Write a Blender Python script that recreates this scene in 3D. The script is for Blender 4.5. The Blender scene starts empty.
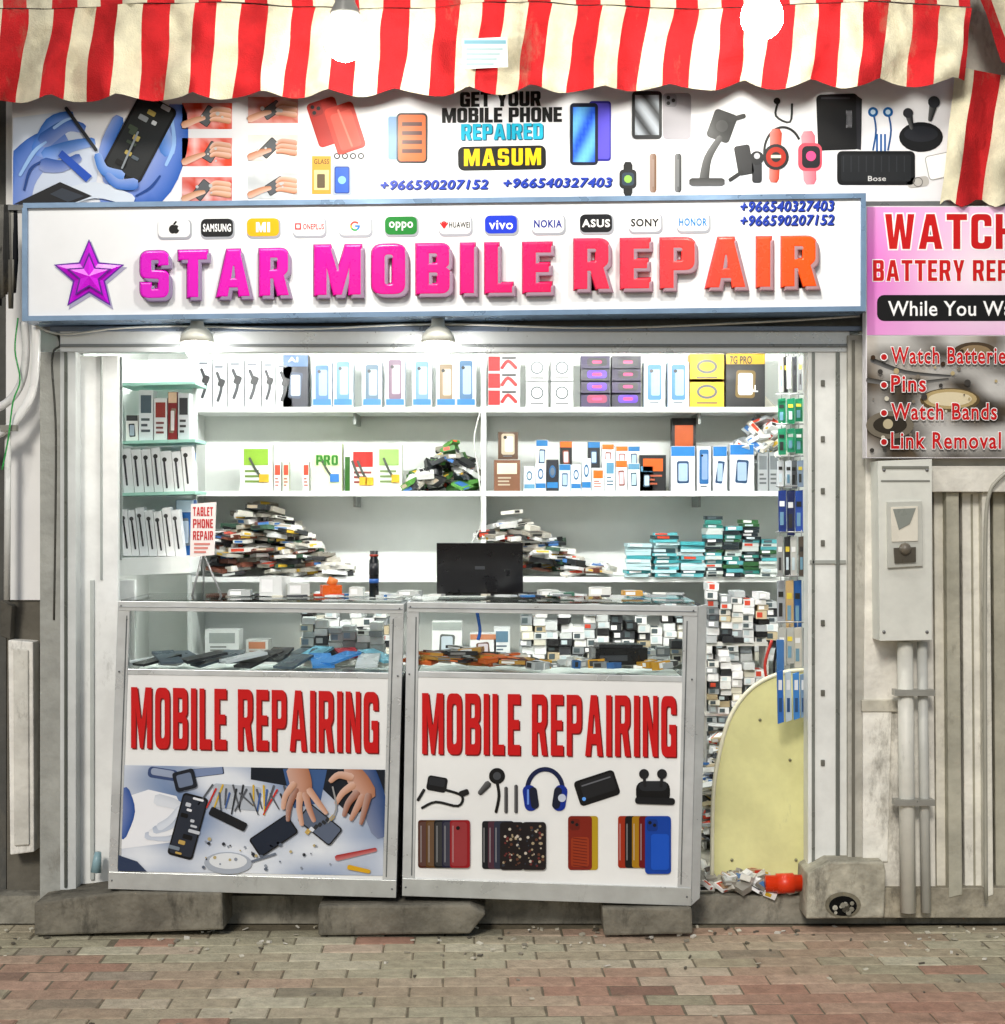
import bpy, math, random, bmesh
from mathutils import Vector, noise, Matrix, Euler
random.seed(7)
R=random.random
U=random.uniform
D=6.0;F=1680.0;H=1.475;CX=502.5;CY=512.0
def W(px,py,y):
    s=(D+y)/F
    return ((px-CX)*s,y,H-(py-CY)*s)
def PY(z,y): return CY+(H-z)*F/(D+y)
def lin(c):
    if isinstance(c,str):
        c=c.lstrip('#'); c=[int(c[i:i+2],16)/255 for i in (0,2,4)]
        return tuple((x/12.92 if x<=0.04045 else ((x+0.055)/1.055)**2.4) for x in c)
    return tuple(c[:3])
def mixc(a,b,t):
    a=lin(a);b=lin(b);t=max(0,min(1,t))
    return tuple(a[i]*(1-t)+b[i]*t for i in range(3))
def jit(c,a=0.1):
    c=lin(c);k=1+U(-a,a)
    return tuple(max(0,min(.9,x*k)) for x in c)
sc=bpy.context.scene
# ------------------------------------------------------------ materials
MATS={}
def attrmat(name,rough=.5,metal=0,ns=6,na=.1,bump=0,bs=40,spec=.4,stain=None,rv=.1):
    m=bpy.data.materials.new(name);m.use_nodes=True
    nt=m.node_tree;N=nt.nodes;Lk=nt.links
    p=N['Principled BSDF'];p.inputs['Metallic'].default_value=metal
    p.inputs['Specular IOR Level'].default_value=spec
    a=N.new('ShaderNodeAttribute');a.attribute_name='Col'
    tc=N.new('ShaderNodeTexCoord')
    n=N.new('ShaderNodeTexNoise');n.inputs['Scale'].default_value=ns;n.inputs['Detail'].default_value=4;n.inputs['Roughness'].default_value=.65
    Lk.new(tc.outputs['Object'],n.inputs['Vector'])
    mr=N.new('ShaderNodeMapRange');mr.inputs[1].default_value=.35;mr.inputs[2].default_value=.65
    mr.inputs[3].default_value=1-na;mr.inputs[4].default_value=1.0
    Lk.new(n.outputs['Fac'],mr.inputs[0])
    mx=N.new('ShaderNodeVectorMath');mx.operation='SCALE'
    Lk.new(a.outputs['Color'],mx.inputs[0]);Lk.new(mr.outputs[0],mx.inputs['Scale'])
    out=mx.outputs[0]
    if stain:
        col,scl,lo,hi=stain
        n2=N.new('ShaderNodeTexNoise');n2.inputs['Scale'].default_value=scl;n2.inputs['Detail'].default_value=9;n2.inputs['Roughness'].default_value=.74
        mp=N.new('ShaderNodeMapping');mp.inputs['Scale'].default_value=(1,1,.4)
        Lk.new(tc.outputs['Object'],mp.inputs[0]);Lk.new(mp.outputs[0],n2.inputs['Vector'])
        r=N.new('ShaderNodeMapRange');r.inputs[1].default_value=lo;r.inputs[2].default_value=hi
        Lk.new(n2.outputs['Fac'],r.inputs[0])
        mm=N.new('ShaderNodeMix');mm.data_type='RGBA'
        Lk.new(r.outputs[0],mm.inputs[0]);Lk.new(out,mm.inputs[6]);mm.inputs[7].default_value=(*lin(col),1)
        out=mm.outputs[2]
    Lk.new(out,p.inputs['Base Color'])
    mr2=N.new('ShaderNodeMapRange');mr2.inputs[1].default_value=.3;mr2.inputs[2].default_value=.7
    mr2.inputs[3].default_value=max(0,rough-rv);mr2.inputs[4].default_value=min(1,rough+rv)
    Lk.new(n.outputs['Fac'],mr2.inputs[0]);Lk.new(mr2.outputs[0],p.inputs['Roughness'])
    if bump:
        n3=N.new('ShaderNodeTexNoise');n3.inputs['Scale'].default_value=bs;n3.inputs['Detail'].default_value=4
        Lk.new(tc.outputs['Object'],n3.inputs['Vector'])
        b=N.new('ShaderNodeBump');b.inputs['Strength'].default_value=bump;b.inputs['Distance'].default_value=.01
        Lk.new(n3.outputs['Fac'],b.inputs['Height']);Lk.new(b.outputs[0],p.inputs['Normal'])
    MATS[name]=m
attrmat('print',.42,0,3,.06,.06,5,.3)
attrmat('card',.42,0,20,.08,0,0,.45)
attrmat('alu',.32,.4,6,.16,.06,60,.5,('#66665f',5,.63,.85))
attrmat('plaster',.85,0,7,.24,.8,18,.2,('#6f6b60',6,.56,.74))
attrmat('paintmetal',.42,.0,6,.14,.12,25,.5,('#7a7a72',6,.62,.84))
attrmat('concrete',.9,0,9,.45,1,30,.2,('#33312c',6,.53,.7))
attrmat('paver',.8,0,22,.30,.6,90,.25,('#5d5748',3,.58,.85))
attrmat('fabric',.85,0,9,.28,.35,180,.15,('#857b64',4,.57,.8))
attrmat('plastic',.3,0,10,.08,0,0,.5)
attrmat('letter',.28,0,10,.03,0,0,.35)
attrmat('interior',.55,0,3,.08,.05,20,.3)
def emit(name,col,st):
    m=bpy.data.materials.new(name);m.use_nodes=True;nt=m.node_tree
    nt.nodes.remove(nt.nodes['Principled BSDF'])
    e=nt.nodes.new('ShaderNodeEmission');e.inputs[0].default_value=(*col,1);e.inputs[1].default_value=st
    nt.links.new(e.outputs[0],nt.nodes['Material Output'].inputs[0]);MATS[name]=m
emit('bulb_glow',(1,.97,.88),185)
emit('bulb_glow_small',(1,.97,.9),115)
emit('tube_glow',(1,1,.97),150)
m=bpy.data.materials.new('glass');m.use_nodes=True;nt=m.node_tree;nt.nodes.remove(nt.nodes['Principled BSDF'])
tr=nt.nodes.new('ShaderNodeBsdfTransparent');tr.inputs[0].default_value=(.95,.98,.97,1)
gl=nt.nodes.new('ShaderNodeBsdfGlossy');gl.inputs['Roughness'].default_value=.03
fr=nt.nodes.new('ShaderNodeFresnel');fr.inputs[0].default_value=1.5
ms=nt.nodes.new('ShaderNodeMixShader')
nt.links.new(fr.outputs[0],ms.inputs[0]);nt.links.new(tr.outputs[0],ms.inputs[1]);nt.links.new(gl.outputs[0],ms.inputs[2])
nt.links.new(ms.outputs[0],nt.nodes['Material Output'].inputs[0]);MATS['glass']=m
# ------------------------------------------------------------ builder
class B:
    def __init__(s): s.v=[];s.f=[];s.m=[];s.c=[];s.sm=[];s.mats=[]
    def mi(s,n):
        if n not in s.mats: s.mats.append(n)
        return s.mats.index(n)
    def mesh(s,vs,fs,mat,col,smooth=False,vc=None):
        o=len(s.v);s.v+= [tuple(v) for v in vs];k=s.mi(mat);c=None if vc else lin(col)
        for f in fs:
            s.f.append([o+i for i in f]);s.m.append(k);s.sm.append(smooth)
            s.c.append([lin(vc[i]) for i in f] if vc else [c]*len(f))
    def prismw(s,front,dy,mat,col,cap=True):
        n=len(front);vs=list(front)+[(x,y+dy,z) for x,y,z in front]
        fs=[list(range(n)),list(range(2*n-1,n-1,-1))]+[[i,i+n,(i+1)%n+n,(i+1)%n] for i in range(n)]
        s.mesh(vs,fs,mat,col)
    def prism(s,pp,y,dy,mat,col): s.prismw([W(a,b,y) for a,b in pp],dy,mat,col)
    def rect(s,x0,y0,x1,y1,y,dy,mat,col): s.prism([(x0,y0),(x1,y0),(x1,y1),(x0,y1)],y,dy,mat,col)
    def wbox(s,x0,x1,y0,y1,z0,z1,mat,col): s.prismw([(x0,y0,z1),(x1,y0,z1),(x1,y0,z0),(x0,y0,z0)],y1-y0,mat,col)
    def box3(s,c,sz,rot,mat,col,top=None):
        Rm=Euler(rot).to_matrix();vs=[]
        for dx in(-.5,.5):
            for dy in(-.5,.5):
                for dz in(-.5,.5): vs.append(Vector(c)+Rm@Vector((dx*sz[0],dy*sz[1],dz*sz[2])))
        s.mesh(vs,[(0,1,3,2),(4,6,7,5),(0,4,5,1),(2,3,7,6),(0,2,6,4),(1,5,7,3)],mat,col)
        if top:
            e=.0012
            vs=[Vector(c)+Rm@Vector((a*sz[0],-.5*sz[1]-e,b*sz[2])) for a,b in((-.4,-.3),(.1,-.3),(.1,.35),(-.4,.35))]
            s.mesh(vs,[(0,1,2,3)],mat,top)
            vs=[Vector(c)+Rm@Vector((a*sz[0],b*sz[1],.5*sz[2]+e)) for a,b in((-.4,-.35),(.2,-.35),(.2,.35),(-.4,.35))]
            s.mesh(vs,[(0,1,2,3)],mat,top)
    def tube(s,pts,r,mat,col,n=10):
        pts=[Vector(p) for p in pts];vs=[];N=len(pts);rr=r if isinstance(r,(list,tuple)) else [r]*N
        for i,p in enumerate(pts):
            t=(pts[min(i+1,N-1)]-pts[max(i-1,0)])
            if t.length<1e-9:t=Vector((0,0,1))
            t.normalize()
            a=t.cross(Vector((0,1,0)) if abs(t.y)<.9 else Vector((1,0,0))).normalized();b=t.cross(a)
            for k in range(n):
                an=2*math.pi*k/n;vs.append(p+a*math.cos(an)*rr[i]+b*math.sin(an)*rr[i])
        fs=[[i*n+k,i*n+(k+1)%n,(i+1)*n+(k+1)%n,(i+1)*n+k] for i in range(N-1) for k in range(n)]
        fs+=[list(range(n)),list(range((N-1)*n,N*n))]
        s.mesh(vs,fs,mat,col,True)
    def ball(s,c,r,mat,col,sz=1,n=12):
        vs=[];fs=[];rings=n//2+1
        for i in range(rings):
            th=math.pi*i/(rings-1)
            for k in range(n):
                vs.append((c[0]+r*math.sin(th)*math.cos(2*math.pi*k/n),c[1]+r*math.sin(th)*math.sin(2*math.pi*k/n),c[2]+r*sz*math.cos(th)))
        for i in range(rings-1):
            for k in range(n): fs.append([i*n+k,i*n+(k+1)%n,(i+1)*n+(k+1)%n,(i+1)*n+k])
        s.mesh(vs,fs,mat,col,True)
    def done(s,name,parent=None,bevel=0,recalc=True):
        me=bpy.data.meshes.new(name);me.from_pydata(s.v,[],s.f)
        for n in s.mats: me.materials.append(MATS[n])
        me.polygons.foreach_set('material_index',s.m);me.polygons.foreach_set('use_smooth',s.sm)
        ca=me.color_attributes.new('Col','FLOAT_COLOR','CORNER')
        fl=[]
        for cc in s.c:
            for c in cc: fl+= [c[0],c[1],c[2],1.0]
        ca.data.foreach_set('color',fl)
        if recalc:
            bm=bmesh.new();bm.from_mesh(me);bmesh.ops.recalc_face_normals(bm,faces=bm.faces);bm.to_mesh(me);bm.free()
        ob=bpy.data.objects.new(name,me);sc.collection.objects.link(ob)
        if parent: ob.parent=parent
        if bevel:
            bv=ob.modifiers.new('b','BEVEL');bv.width=bevel;bv.segments=2;bv.limit_method='ANGLE';bv.angle_limit=.8
        return ob
def empty(name):
    e=bpy.data.objects.new(name,None);sc.collection.objects.link(e);return e
# bold condensed sign lettering: outlines (x,y[,corner radius]) on a 10-high grid
O_=[(0,0,2),(6,0,2),(6,10,2),(0,10,2)];Oh=[(2.2,1.9,.7),(3.8,1.9,.7),(3.8,8.1,.7),(2.2,8.1,.7)]
GL={'A':(7,[[(0,0),(2.2,10),(4.8,10),(7,0),(4.75,0),(4.4,1.9),(2.6,1.9),(2.25,0)],[(2.95,3.8),(4.05,3.8),(3.65,6.6),(3.35,6.6)]]),
'B':(6,[[(0,0),(6,0,1.6),(6,4.9,.7),(5.3,5.3),(5.9,5.7,.5),(5.9,10,1.6),(0,10)],[(2.2,1.9),(3.8,1.9,.4),(3.8,4.3,.4),(2.2,4.3)],[(2.2,6.1),(3.7,6.1,.4),(3.7,8.2,.4),(2.2,8.2)]]),
'C':(6,[[(0,0,2),(6,0,2),(6,3.8),(3.8,3.8),(3.8,1.9,.6),(2.2,1.9,.6),(2.2,8.1,.6),(3.8,8.1,.6),(3.8,6.4),(6,6.4),(6,10,2),(0,10,2)]]),
'D':(6,[[(0,0),(6,0,2),(6,10,2),(0,10)],[(2.2,1.9),(3.8,1.9,.6),(3.8,8.1,.6),(2.2,8.1)]]),
'E':(5,[[(0,0),(5,0),(5,1.9),(2.2,1.9),(2.2,4.1),(4.6,4.1),(4.6,5.9),(2.2,5.9),(2.2,8.1),(5,8.1),(5,10),(0,10)]]),
'G':(6,[[(0,0,2),(6,0,.5),(6,5.4),(3.1,5.4),(3.1,3.7),(3.8,3.7),(3.8,1.9,.4),(2.2,1.9,.6),(2.2,8.1,.6),(3.8,8.1,.6),(3.8,6.8),(6,6.8),(6,10,2),(0,10,2)]]),
'H':(6,[[(0,0),(2.2,0),(2.2,4.1),(3.8,4.1),(3.8,0),(6,0),(6,10),(3.8,10),(3.8,6),(2.2,6),(2.2,10),(0,10)]]),
'I':(2.3,[[(0,0),(2.3,0),(2.3,10),(0,10)]]),
'L':(4.8,[[(0,0),(4.8,0),(4.8,1.9),(2.2,1.9),(2.2,10),(0,10)]]),
'M':(8.4,[[(0,0),(2.1,0),(2.1,5.6),(3.5,0),(4.9,0),(6.3,5.6),(6.3,0),(8.4,0),(8.4,10),(5.7,10),(4.35,5.0),(4.05,5.0),(2.7,10),(0,10)]]),
'N':(6,[[(0,0),(2.0,0),(2.0,5.2),(3.9,0),(6,0),(6,10),(4.0,10),(4.0,4.8),(2.2,10),(0,10)]]),
'O':(6,[O_,Oh]),
'P':(6,[[(0,0),(2.2,0),(2.2,3.6),(6,3.6,1.8),(6,10,1.8),(0,10)],[(2.2,5.4),(3.8,5.4,.4),(3.8,8.2,.4),(2.2,8.2)]]),
'R':(6.2,[[(0,0),(2.2,0),(2.2,3.7),(2.8,3.7),(3.9,0),(6.2,0),(5.1,4.3),(6,5.2,.6),(6,10,1.8),(0,10)],[(2.2,5.5),(3.8,5.5,.4),(3.8,8.2,.4),(2.2,8.2)]]),
'S':(6,[[(0,0,1.8),(6,0,1.8),(6,5.7,1.5),(2.2,5.9,.3),(2.2,8.2,.3),(3.8,8.2,.3),(3.8,7),(5.9,7),(5.9,10,1.8),(0,10,1.8),(0,4.3,1.5),(3.8,4.1,.3),(3.8,1.8,.3),(2.2,1.8,.3),(2.2,3.2),(0,3.2)]]),
'T':(6,[[(1.9,0),(4.1,0),(4.1,8.1),(6,8.1),(6,10),(0,10),(0,8.1),(1.9,8.1)]]),
'U':(6,[[(0,0,2),(6,0,2),(6,10),(3.8,10),(3.8,1.9,.6),(2.2,1.9,.6),(2.2,10),(0,10)]]),
'W':(8.6,[[(1.3,0),(3.6,0),(4.3,5),(5,0),(7.3,0),(8.6,10),(6.5,10),(6,4.2),(5.2,10),(3.4,10),(2.6,4.2),(2.1,10),(0,10)]]),
'Y':(6.2,[[(2,0),(4.2,0),(4.2,3.6),(6.2,10),(4,10),(3.1,6.4),(2.2,10),(0,10),(2,3.6)]])}
def rnd(pts):
    o=[];n=len(pts)
    for i,p in enumerate(pts):
        if len(p)<3: o.append(Vector(p[:2]));continue
        r=p[2];v=Vector(p[:2]);a=Vector(pts[i-1][:2])-v;c=Vector(pts[(i+1)%n][:2])-v;a.normalize();c.normalize()
        A=v+a*r;C=v+c*r
        for k in range(6):
            t=k/5;o.append(A*(1-t)**2+v*2*t*(1-t)+C*t*t)
    return o
_tc={}
def txtmesh(t,off,sp,shear,ext,bev,block=False):
    key=(t,off,sp,shear,ext,bev,block)
    if key in _tc:return _tc[key]
    if block:
        cu=bpy.data.curves.new('t','CURVE');cu.dimensions='2D';cu.fill_mode='BOTH';x=0
        for ch in t:
            if ch==' ':x+=3.2;continue
            w,ps=GL[ch]
            for ps_ in ps:
                q=rnd(ps_);s=cu.splines.new('POLY');s.points.add(len(q)-1);s.use_cyclic_u=True
                for i,p in enumerate(q): s.points[i].co=((p.x+x+p.y*shear)/10,p.y/10,0,1)
            x+=w+sp*10
    else:
        cu=bpy.data.curves.new('t','FONT');cu.body=t;cu.space_character=sp;cu.shear=shear
    cu.offset=off;cu.extrude=ext;cu.bevel_depth=bev;cu.bevel_resolution=2
    cu.resolution_u=3
    ob=bpy.data.objects.new('t',cu);sc.collection.objects.link(ob)
    dg=bpy.context.evaluated_depsgraph_get();oe=ob.evaluated_get(dg);me=oe.to_mesh()
    v=[tuple(x.co) for x in me.vertices];f=[list(p.vertices) for p in me.polygons]
    oe.to_mesh_clear();bpy.data.objects.remove(ob);bpy.data.curves.remove(cu)
    _tc[key]=(v,f);return v,f
def catmull(pts,k=5):
    if len(pts)<3:return pts
    P=[pts[0]]+list(pts)+[pts[-1]];o=[]
    for i in range(1,len(P)-2):
        for j in range(k):
            t=j/k
            o.append(tuple(.5*((2*P[i][d])+(-P[i-1][d]+P[i+1][d])*t+(2*P[i-1][d]-5*P[i][d]+4*P[i+1][d]-P[i+2][d])*t*t+(-P[i-1][d]+3*P[i][d]-3*P[i+1][d]+P[i+2][d])*t**3) for d in range(len(P[i]))))
    o.append(tuple(pts[-1]));return o
class Pic:
    def __init__(s,b,y,mat='print',step=.0006,xf=None): s.b=b;s.y0=y;s.L=0;s.st=step;s.mat=mat;s.xf=xf
    def item(s,l=0): s.L=l
    def _y(s): s.L+=1;return s.y0-s.L*s.st
    def poly(s,pts,col,mat=None):
        y=s._y()
        if s.xf: pts=[s.xf(*p) for p in pts]
        vc=[lin(col(*p)) for p in pts] if callable(col) else [lin(col)]*len(pts)
        s.b.mesh([W(a,b,y) for a,b in pts],[list(range(len(pts)))],mat or s.mat,None,vc=vc)
    def grid(s,x0,y0,x1,y1,col,nx=12,ny=6):
        y=s._y();vs=[];vc=[]
        for j in range(ny+1):
            for i in range(nx+1):
                a=x0+(x1-x0)*i/nx;b=y0+(y1-y0)*j/ny;p=s.xf(a,b) if s.xf else (a,b)
                vs.append(W(p[0],p[1],y));vc.append(lin(col(a,b)))
        fs=[[j*(nx+1)+i,j*(nx+1)+i+1,(j+1)*(nx+1)+i+1,(j+1)*(nx+1)+i] for j in range(ny) for i in range(nx)]
        s.b.mesh(vs,fs,s.mat,None,vc=vc)
    def rect(s,x0,y0,x1,y1,col): s.poly([(x0,y0),(x1,y0),(x1,y1),(x0,y1)],col)
    def rr(s,cx,cy,w,h,r,ang,col):
        pts=[];c=math.cos(math.radians(ang));q=math.sin(math.radians(ang))
        for (sx,sy,a0) in((1,1,0),(-1,1,90),(-1,-1,180),(1,-1,270)):
            for k in range(5):
                a=math.radians(a0+k*22.5);x=sx*(w/2-r)+r*math.cos(a);y=sy*(h/2-r)+r*math.sin(a)
                pts.append((cx+x*c-y*q,cy+x*q+y*c))
        s.poly(pts,col)
    def circ(s,cx,cy,rx,col,ry=None,n=22):
        ry=ry or rx;s.poly([(cx+rx*math.cos(2*math.pi*k/n),cy+ry*math.sin(2*math.pi*k/n)) for k in range(n)],col)
    def ring(s,cx,cy,r,w,col,ry=None,a0=0,a1=360,n=26):
        ry=ry or r;y=s._y();vs=[];k=n
        for i in range(k+1):
            a=math.radians(a0+(a1-a0)*i/k)
            for q in(0,w):
                p=(cx+(r-q)*math.cos(a),cy+(ry-q)*math.sin(a))
                if s.xf:p=s.xf(*p)
                vs.append(W(*p,y))
        s.b.mesh(vs,[[2*i,2*i+1,2*i+3,2*i+2] for i in range(k)],s.mat,col)
    def stroke(s,pts,w,col,smooth=True,hi=None):
        ws=w if isinstance(w,(list,tuple)) else [w]*len(pts)
        P=[(p[0],p[1],ws[i]) for i,p in enumerate(pts)]
        if smooth:P=catmull(P,4)
        y=s._y();vs=[];n=len(P)
        for i,(a,b,c) in enumerate(P):
            d=Vector((P[min(i+1,n-1)][0]-P[max(i-1,0)][0],P[min(i+1,n-1)][1]-P[max(i-1,0)][1]))
            if d.length<1e-6:d=Vector((1,0))
            d.normalize();nx,ny=-d.y*c/2,d.x*c/2
            if i==0:
                q=d*c*.35
                for sg in(.6,0,-.6): vs.append((a-q.x+nx*sg,b-q.y+ny*sg))
            vs+= [(a+nx,b+ny),(a,b),(a-nx,b-ny)]
            if i==n-1:
                q=d*c*.35
                for sg in(.6,0,-.6): vs.append((a+q.x+nx*sg,b+q.y+ny*sg))
        if s.xf:vs=[s.xf(*p) for p in vs]
        m=len(vs)//3
        base=lin(col);
        if hi is None: vc=[base]*len(vs)
        else:
            vc=[]
            for i in range(m): vc+= [mixc(base,'#ffffff',hi),mixc(base,'#ffffff',hi*.45),mixc(base,'#000000',hi*.9)]
        fs=[]
        for i in range(m-1):
            fs+= [[3*i,3*i+1,3*i+4,3*i+3],[3*i+1,3*i+2,3*i+5,3*i+4]]
        s.b.mesh([W(p[0],p[1],y) for p in vs],fs,s.mat,None,vc=vc)
    def text(s,t,x0,y0,x1,y1,col,off=.01,slope=0,sp=1.05,out=None,ext=0,bev=0,shear=0,mat=None,sh=None,block=False):
        v,f=txtmesh(t,off,sp,shear,ext,bev,block)
        mnx=min(a[0] for a in v);mxx=max(a[0] for a in v);mny=min(a[1] for a in v);mxy=max(a[1] for a in v)
        def mp(a,b):
            tx=(a-mnx)/(mxx-mnx);ty=(b-mny)/(mxy-mny)
            p=(x0+(x1-x0)*tx,y1+(y0-y1)*ty+slope*tx)
            return s.xf(*p) if s.xf else p
        def put(v,f,col,dx=0,dy=0,m=None):
            y=s._y();vs=[];vc=[];k=(y1-y0)/(mxy-mny)*(D/F)
            zmin=min(a[2] for a in v)
            for a in v:
                p=mp(a[0],a[1]);vs.append(W(p[0]+dx,p[1]+dy,y-(a[2]-zmin)*k));vc.append(col(*p) if callable(col) else col)
            s.b.mesh(vs,f,m or s.mat,None,vc=vc)
        if sh: put(v,f,sh[0],sh[1],sh[2])
        if out:
            v2,f2=txtmesh(t,out[1],sp,shear,0,0,block);put(v2,f2,out[0])
        put(v,f,col,m=mat)
    def phone(s,cx,cy,w,h,ang,body,scr=None,cams=0):
        s.rr(cx,cy,w,h,w*.14,ang,body)
        c=math.cos(math.radians(ang));q=math.sin(math.radians(ang))
        if scr: s.rr(cx,cy,w*.88,h*.93,w*.1,ang,scr)
        if cams:
            x,y=-w*.22,-h*.34
            s.rr(cx+x*c-y*q,cy+x*q+y*c,w*.42,w*.46,w*.1,ang,mixc(body,'#000000',.35))
            for i,(a,b) in enumerate(((-.09,-.1),(.09,0),(-.09,.1))[:cams]):
                x2,y2=x+a*w,y+b*w;s.circ(cx+x2*c-y2*q,cy+x2*q+y2*c,w*.07,'#101014',n=10);s.L-=1
            s.L+=1
# ------------------------------------------------------------ ground and pavement
g=B();g.wbox(-60,60,-60,60,-.3,-.035,'paver','#6d6a60');g.done('ground')
b=B()
b.wbox(-5.2,5.2,-5.8,.02,-.03,-.0035,'paver','#7d7562')
bw,bd=.205,.103;rot=math.radians(1.5)
for j in range(-56,2):
    for i in range(-26,27):
        x=(i+(j%2)*.5)*bw;y=j*bd
        xx=x*math.cos(rot)-y*math.sin(rot);yy=x*math.sin(rot)+y*math.cos(rot)
        if yy>-.03 or abs(xx)>5.1 or yy<-5.7:continue
        k=math.sin(xx*2.1+yy*1.3+.6)+.9*math.sin(yy*5.2+xx*.9)+.9*noise.noise((xx*1.7,yy*2.2,3.3))
        t=max(0,min(1,k*.7+.35))+U(-.2,.2)
        if R()<.08:t=1-t
        c=mixc(mixc('#c2bca2','#ada68c',R()),mixc('#c8a690','#b08874',R()),t)
        if R()<.06:c=mixc(c,'#d6d0b8',.5)
        if R()<.04:c=mixc(c,'#55504a',.35)
        hz=U(-.0015,.0015)+.004*noise.noise((xx*1.2,yy*1.2,9))
        hx,hy=bw/2-.0020,bd/2-.0020;e=.004;tl=U(-.001,.001)
        P=[(-hx,-hy,-.02),(hx,-hy,-.02),(hx,hy,-.02),(-hx,hy,-.02),(-hx,-hy,-.004),(hx,-hy,-.004),(hx,hy,-.004),(-hx,hy,-.004),(-hx+e,-hy+e,tl),(hx-e,-hy+e,-tl),(hx-e,hy-e,-tl),(-hx+e,hy-e,tl)]
        a=rot+U(-.01,.01);vs=[(xx+p[0]*math.cos(a)-p[1]*math.sin(a),yy+p[0]*math.sin(a)+p[1]*math.cos(a),p[2]+hz) for p in P]
        b.mesh(vs,[(0,1,5,4),(1,2,6,5),(2,3,7,6),(3,0,4,7),(4,5,9,8),(5,6,10,9),(6,7,11,10),(7,4,8,11),(8,9,10,11)],'paver',c)
b.done('brick_pavement',recalc=False)
b=B()
for i in range(190):
    x=U(-1.9,1.9);y=-abs(random.gauss(0,.2))-.03
    if i%6==0:y=U(-1.4,-.1)
    b.box3((x,y,.004),(U(.004,.022),U(.004,.018),U(.002,.008)),(U(-.3,.3),U(-.3,.3),U(0,3)),'card',random.choice(['#b8b2a0','#8b8577','#d8d4c8','#5a554a','#cfcab8']))
b.done('litter_debris')
# ------------------------------------------------------------ building
bld=empty('shop_building')
b=B()
IL=-1.60;IR=1.30
zh=W(0,352,0)[2]
b.wbox(-6,W(6,0,.12)[0],.12,.4,0,3.7,'plaster','#5c5c58')
b.wbox(W(6,0,.10)[0],W(40,0,.1)[0],.10,.4,W(0,600,.1)[2],3.7,'interior','#fafaf8')
b.wbox(W(6,0,.10)[0],W(40,0,.1)[0],.11,.4,0,W(0,600,.1)[2],'plaster','#6e6a60')
b.wbox(W(40,0,0)[0],W(62,0,0)[0],0,.4,0,zh,'plaster','#abaca5')
b.wbox(W(866,0,.02)[0],6,.06,.4,0,3.7,'plaster','#e0ddd2')
b.wbox(W(40,0,0)[0],W(866,0,.02)[0],.04,.4,W(0,330,0)[2]+.0,3.7,'plaster','#9c9d98')
b.done('facade_wall',bld)
b=B()
b.wbox(-3,3,.02,.42,0,.0+.1,'concrete','#9c988b')
b.wbox(IL-.1,IR+.6,.42,1.75,0,.1,'concrete','#a5a294')
b.wbox(IL-.1,IR+.4,1.6,1.75,.1,2.6,'interior','#e8ece8')
b.wbox(IL-.12,IL,.41,1.6,.1,2.6,'interior','#e6eae6')
b.wbox(IR,IR+.12,.41,1.6,.1,2.6,'interior','#dde2dd')
b.wbox(IL-.12,IR+.12,.41,1.75,2.45,2.6,'interior','#e6eae7')
b.done('interior_room',bld)
b=B()
b.rect(60,331,850,352,-.01,.06,'alu','#d8dcde')
b.rect(50,326,862,331,-.03,.10,'alu','#76849a')
b.rect(60,344,850,347,-.018,.02,'alu','#7d8284')
b.rect(60,352,76,890,-.005,.1,'paintmetal','#d4d8d6')
b.rect(64,352,67,888,-.012,.02,'alu','#60655f')
b.rect(76,356,118,884,.06,.03,'paintmetal','#f4f6f4')
b.rect(90,580,94,880,.05,.02,'paintmetal','#bfc5c2')
b.rect(100,356,102,580,.052,.02,'paintmetal','#a9afac')
b.rect(108,580,135,880,.2,.03,'paintmetal','#eef1ef')
b.rect(808,350,848,884,-.005,.09,'paintmetal','#eceeea')
b.rect(812,352,815,884,-.012,.02,'alu','#8a8e89')
b.rect(836,352,840,884,-.014,.02,'alu','#7c807b')
b.rect(848,335,866,868,-.03,.12,'plaster','#bebcb2')
b.rect(852,340,855,866,-.036,.02,'paintmetal','#6c6a60')
for py in(380,436,488,540,620,690,760):b.rect(821,py,825,py+6,-.012,.01,'alu','#77776f')
b.rect(810,560,846,564,-.012,.01,'paintmetal','#a5a8a2')
b.done('shutter_frame',bld,bevel=.002)
b=B()
b.prism([(866,458),(932,458),(936,905),(862,905)],-.04,.12,'plaster','#eeebe1')
b.rect(862,700,898,712,-.055,.02,'plaster','#c9c5b6')
b.prism([(863,712),(892,712),(888,862),(863,862)],-.05,.02,'plaster','#f4f2e8')
b.rect(926,466,1180,492,-.10,.16,'plaster','#e6e3d8')
b.rect(930,458,1180,467,-.06,.1,'plaster','#c4c2b8')
b.rect(932,492,1180,898,.03,.02,'plaster','#3a382f')
x=934
for i,wd in enumerate([12,16,20,11,26,10,28,20,24,30,30,40]):
    col=['#e8e5d8','#b8b5a4','#f2f0e6'][i%3]
    dp=-.03-(.045 if i%2 else .0)
    b.prism([(x,492),(x+wd-3,492),(x+wd+.5,895),(x+3,898)],dp,.05,'plaster',col)
    if wd>18:b.prism([(x+wd*.45,494),(x+wd*.45+2,494),(x+wd*.45+5,893),(x+wd*.45+3,893)],dp-.006,.01,'plaster','#a9a696')
    x+=wd
b.rect(884,888,1180,918,-.07,.14,'concrete','#b0a997')
b.done('planked_door',bld,bevel=.005)
b=B()
b.tube([W(905,642,-.1),W(908,912,-.1)],.028,'paintmetal','#dad9cf',12)
b.tube([W(922,642,-.1),W(926,912,-.1)],.018,'paintmetal','#c4c5be',12)
b.tube([W(p,q,-.12) for p,q in catmull([(1010,470),(998,480),(990,492),(986,520),(985,600),(985,700),(986,900)],5)],.007,'paintmetal','#a5a396',10)
for yy in(690,800): b.rect(895,yy,935,yy+6,-.14,.05,'alu','#a5a59e')
b.done('drain_pipe')
b=B()
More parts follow.
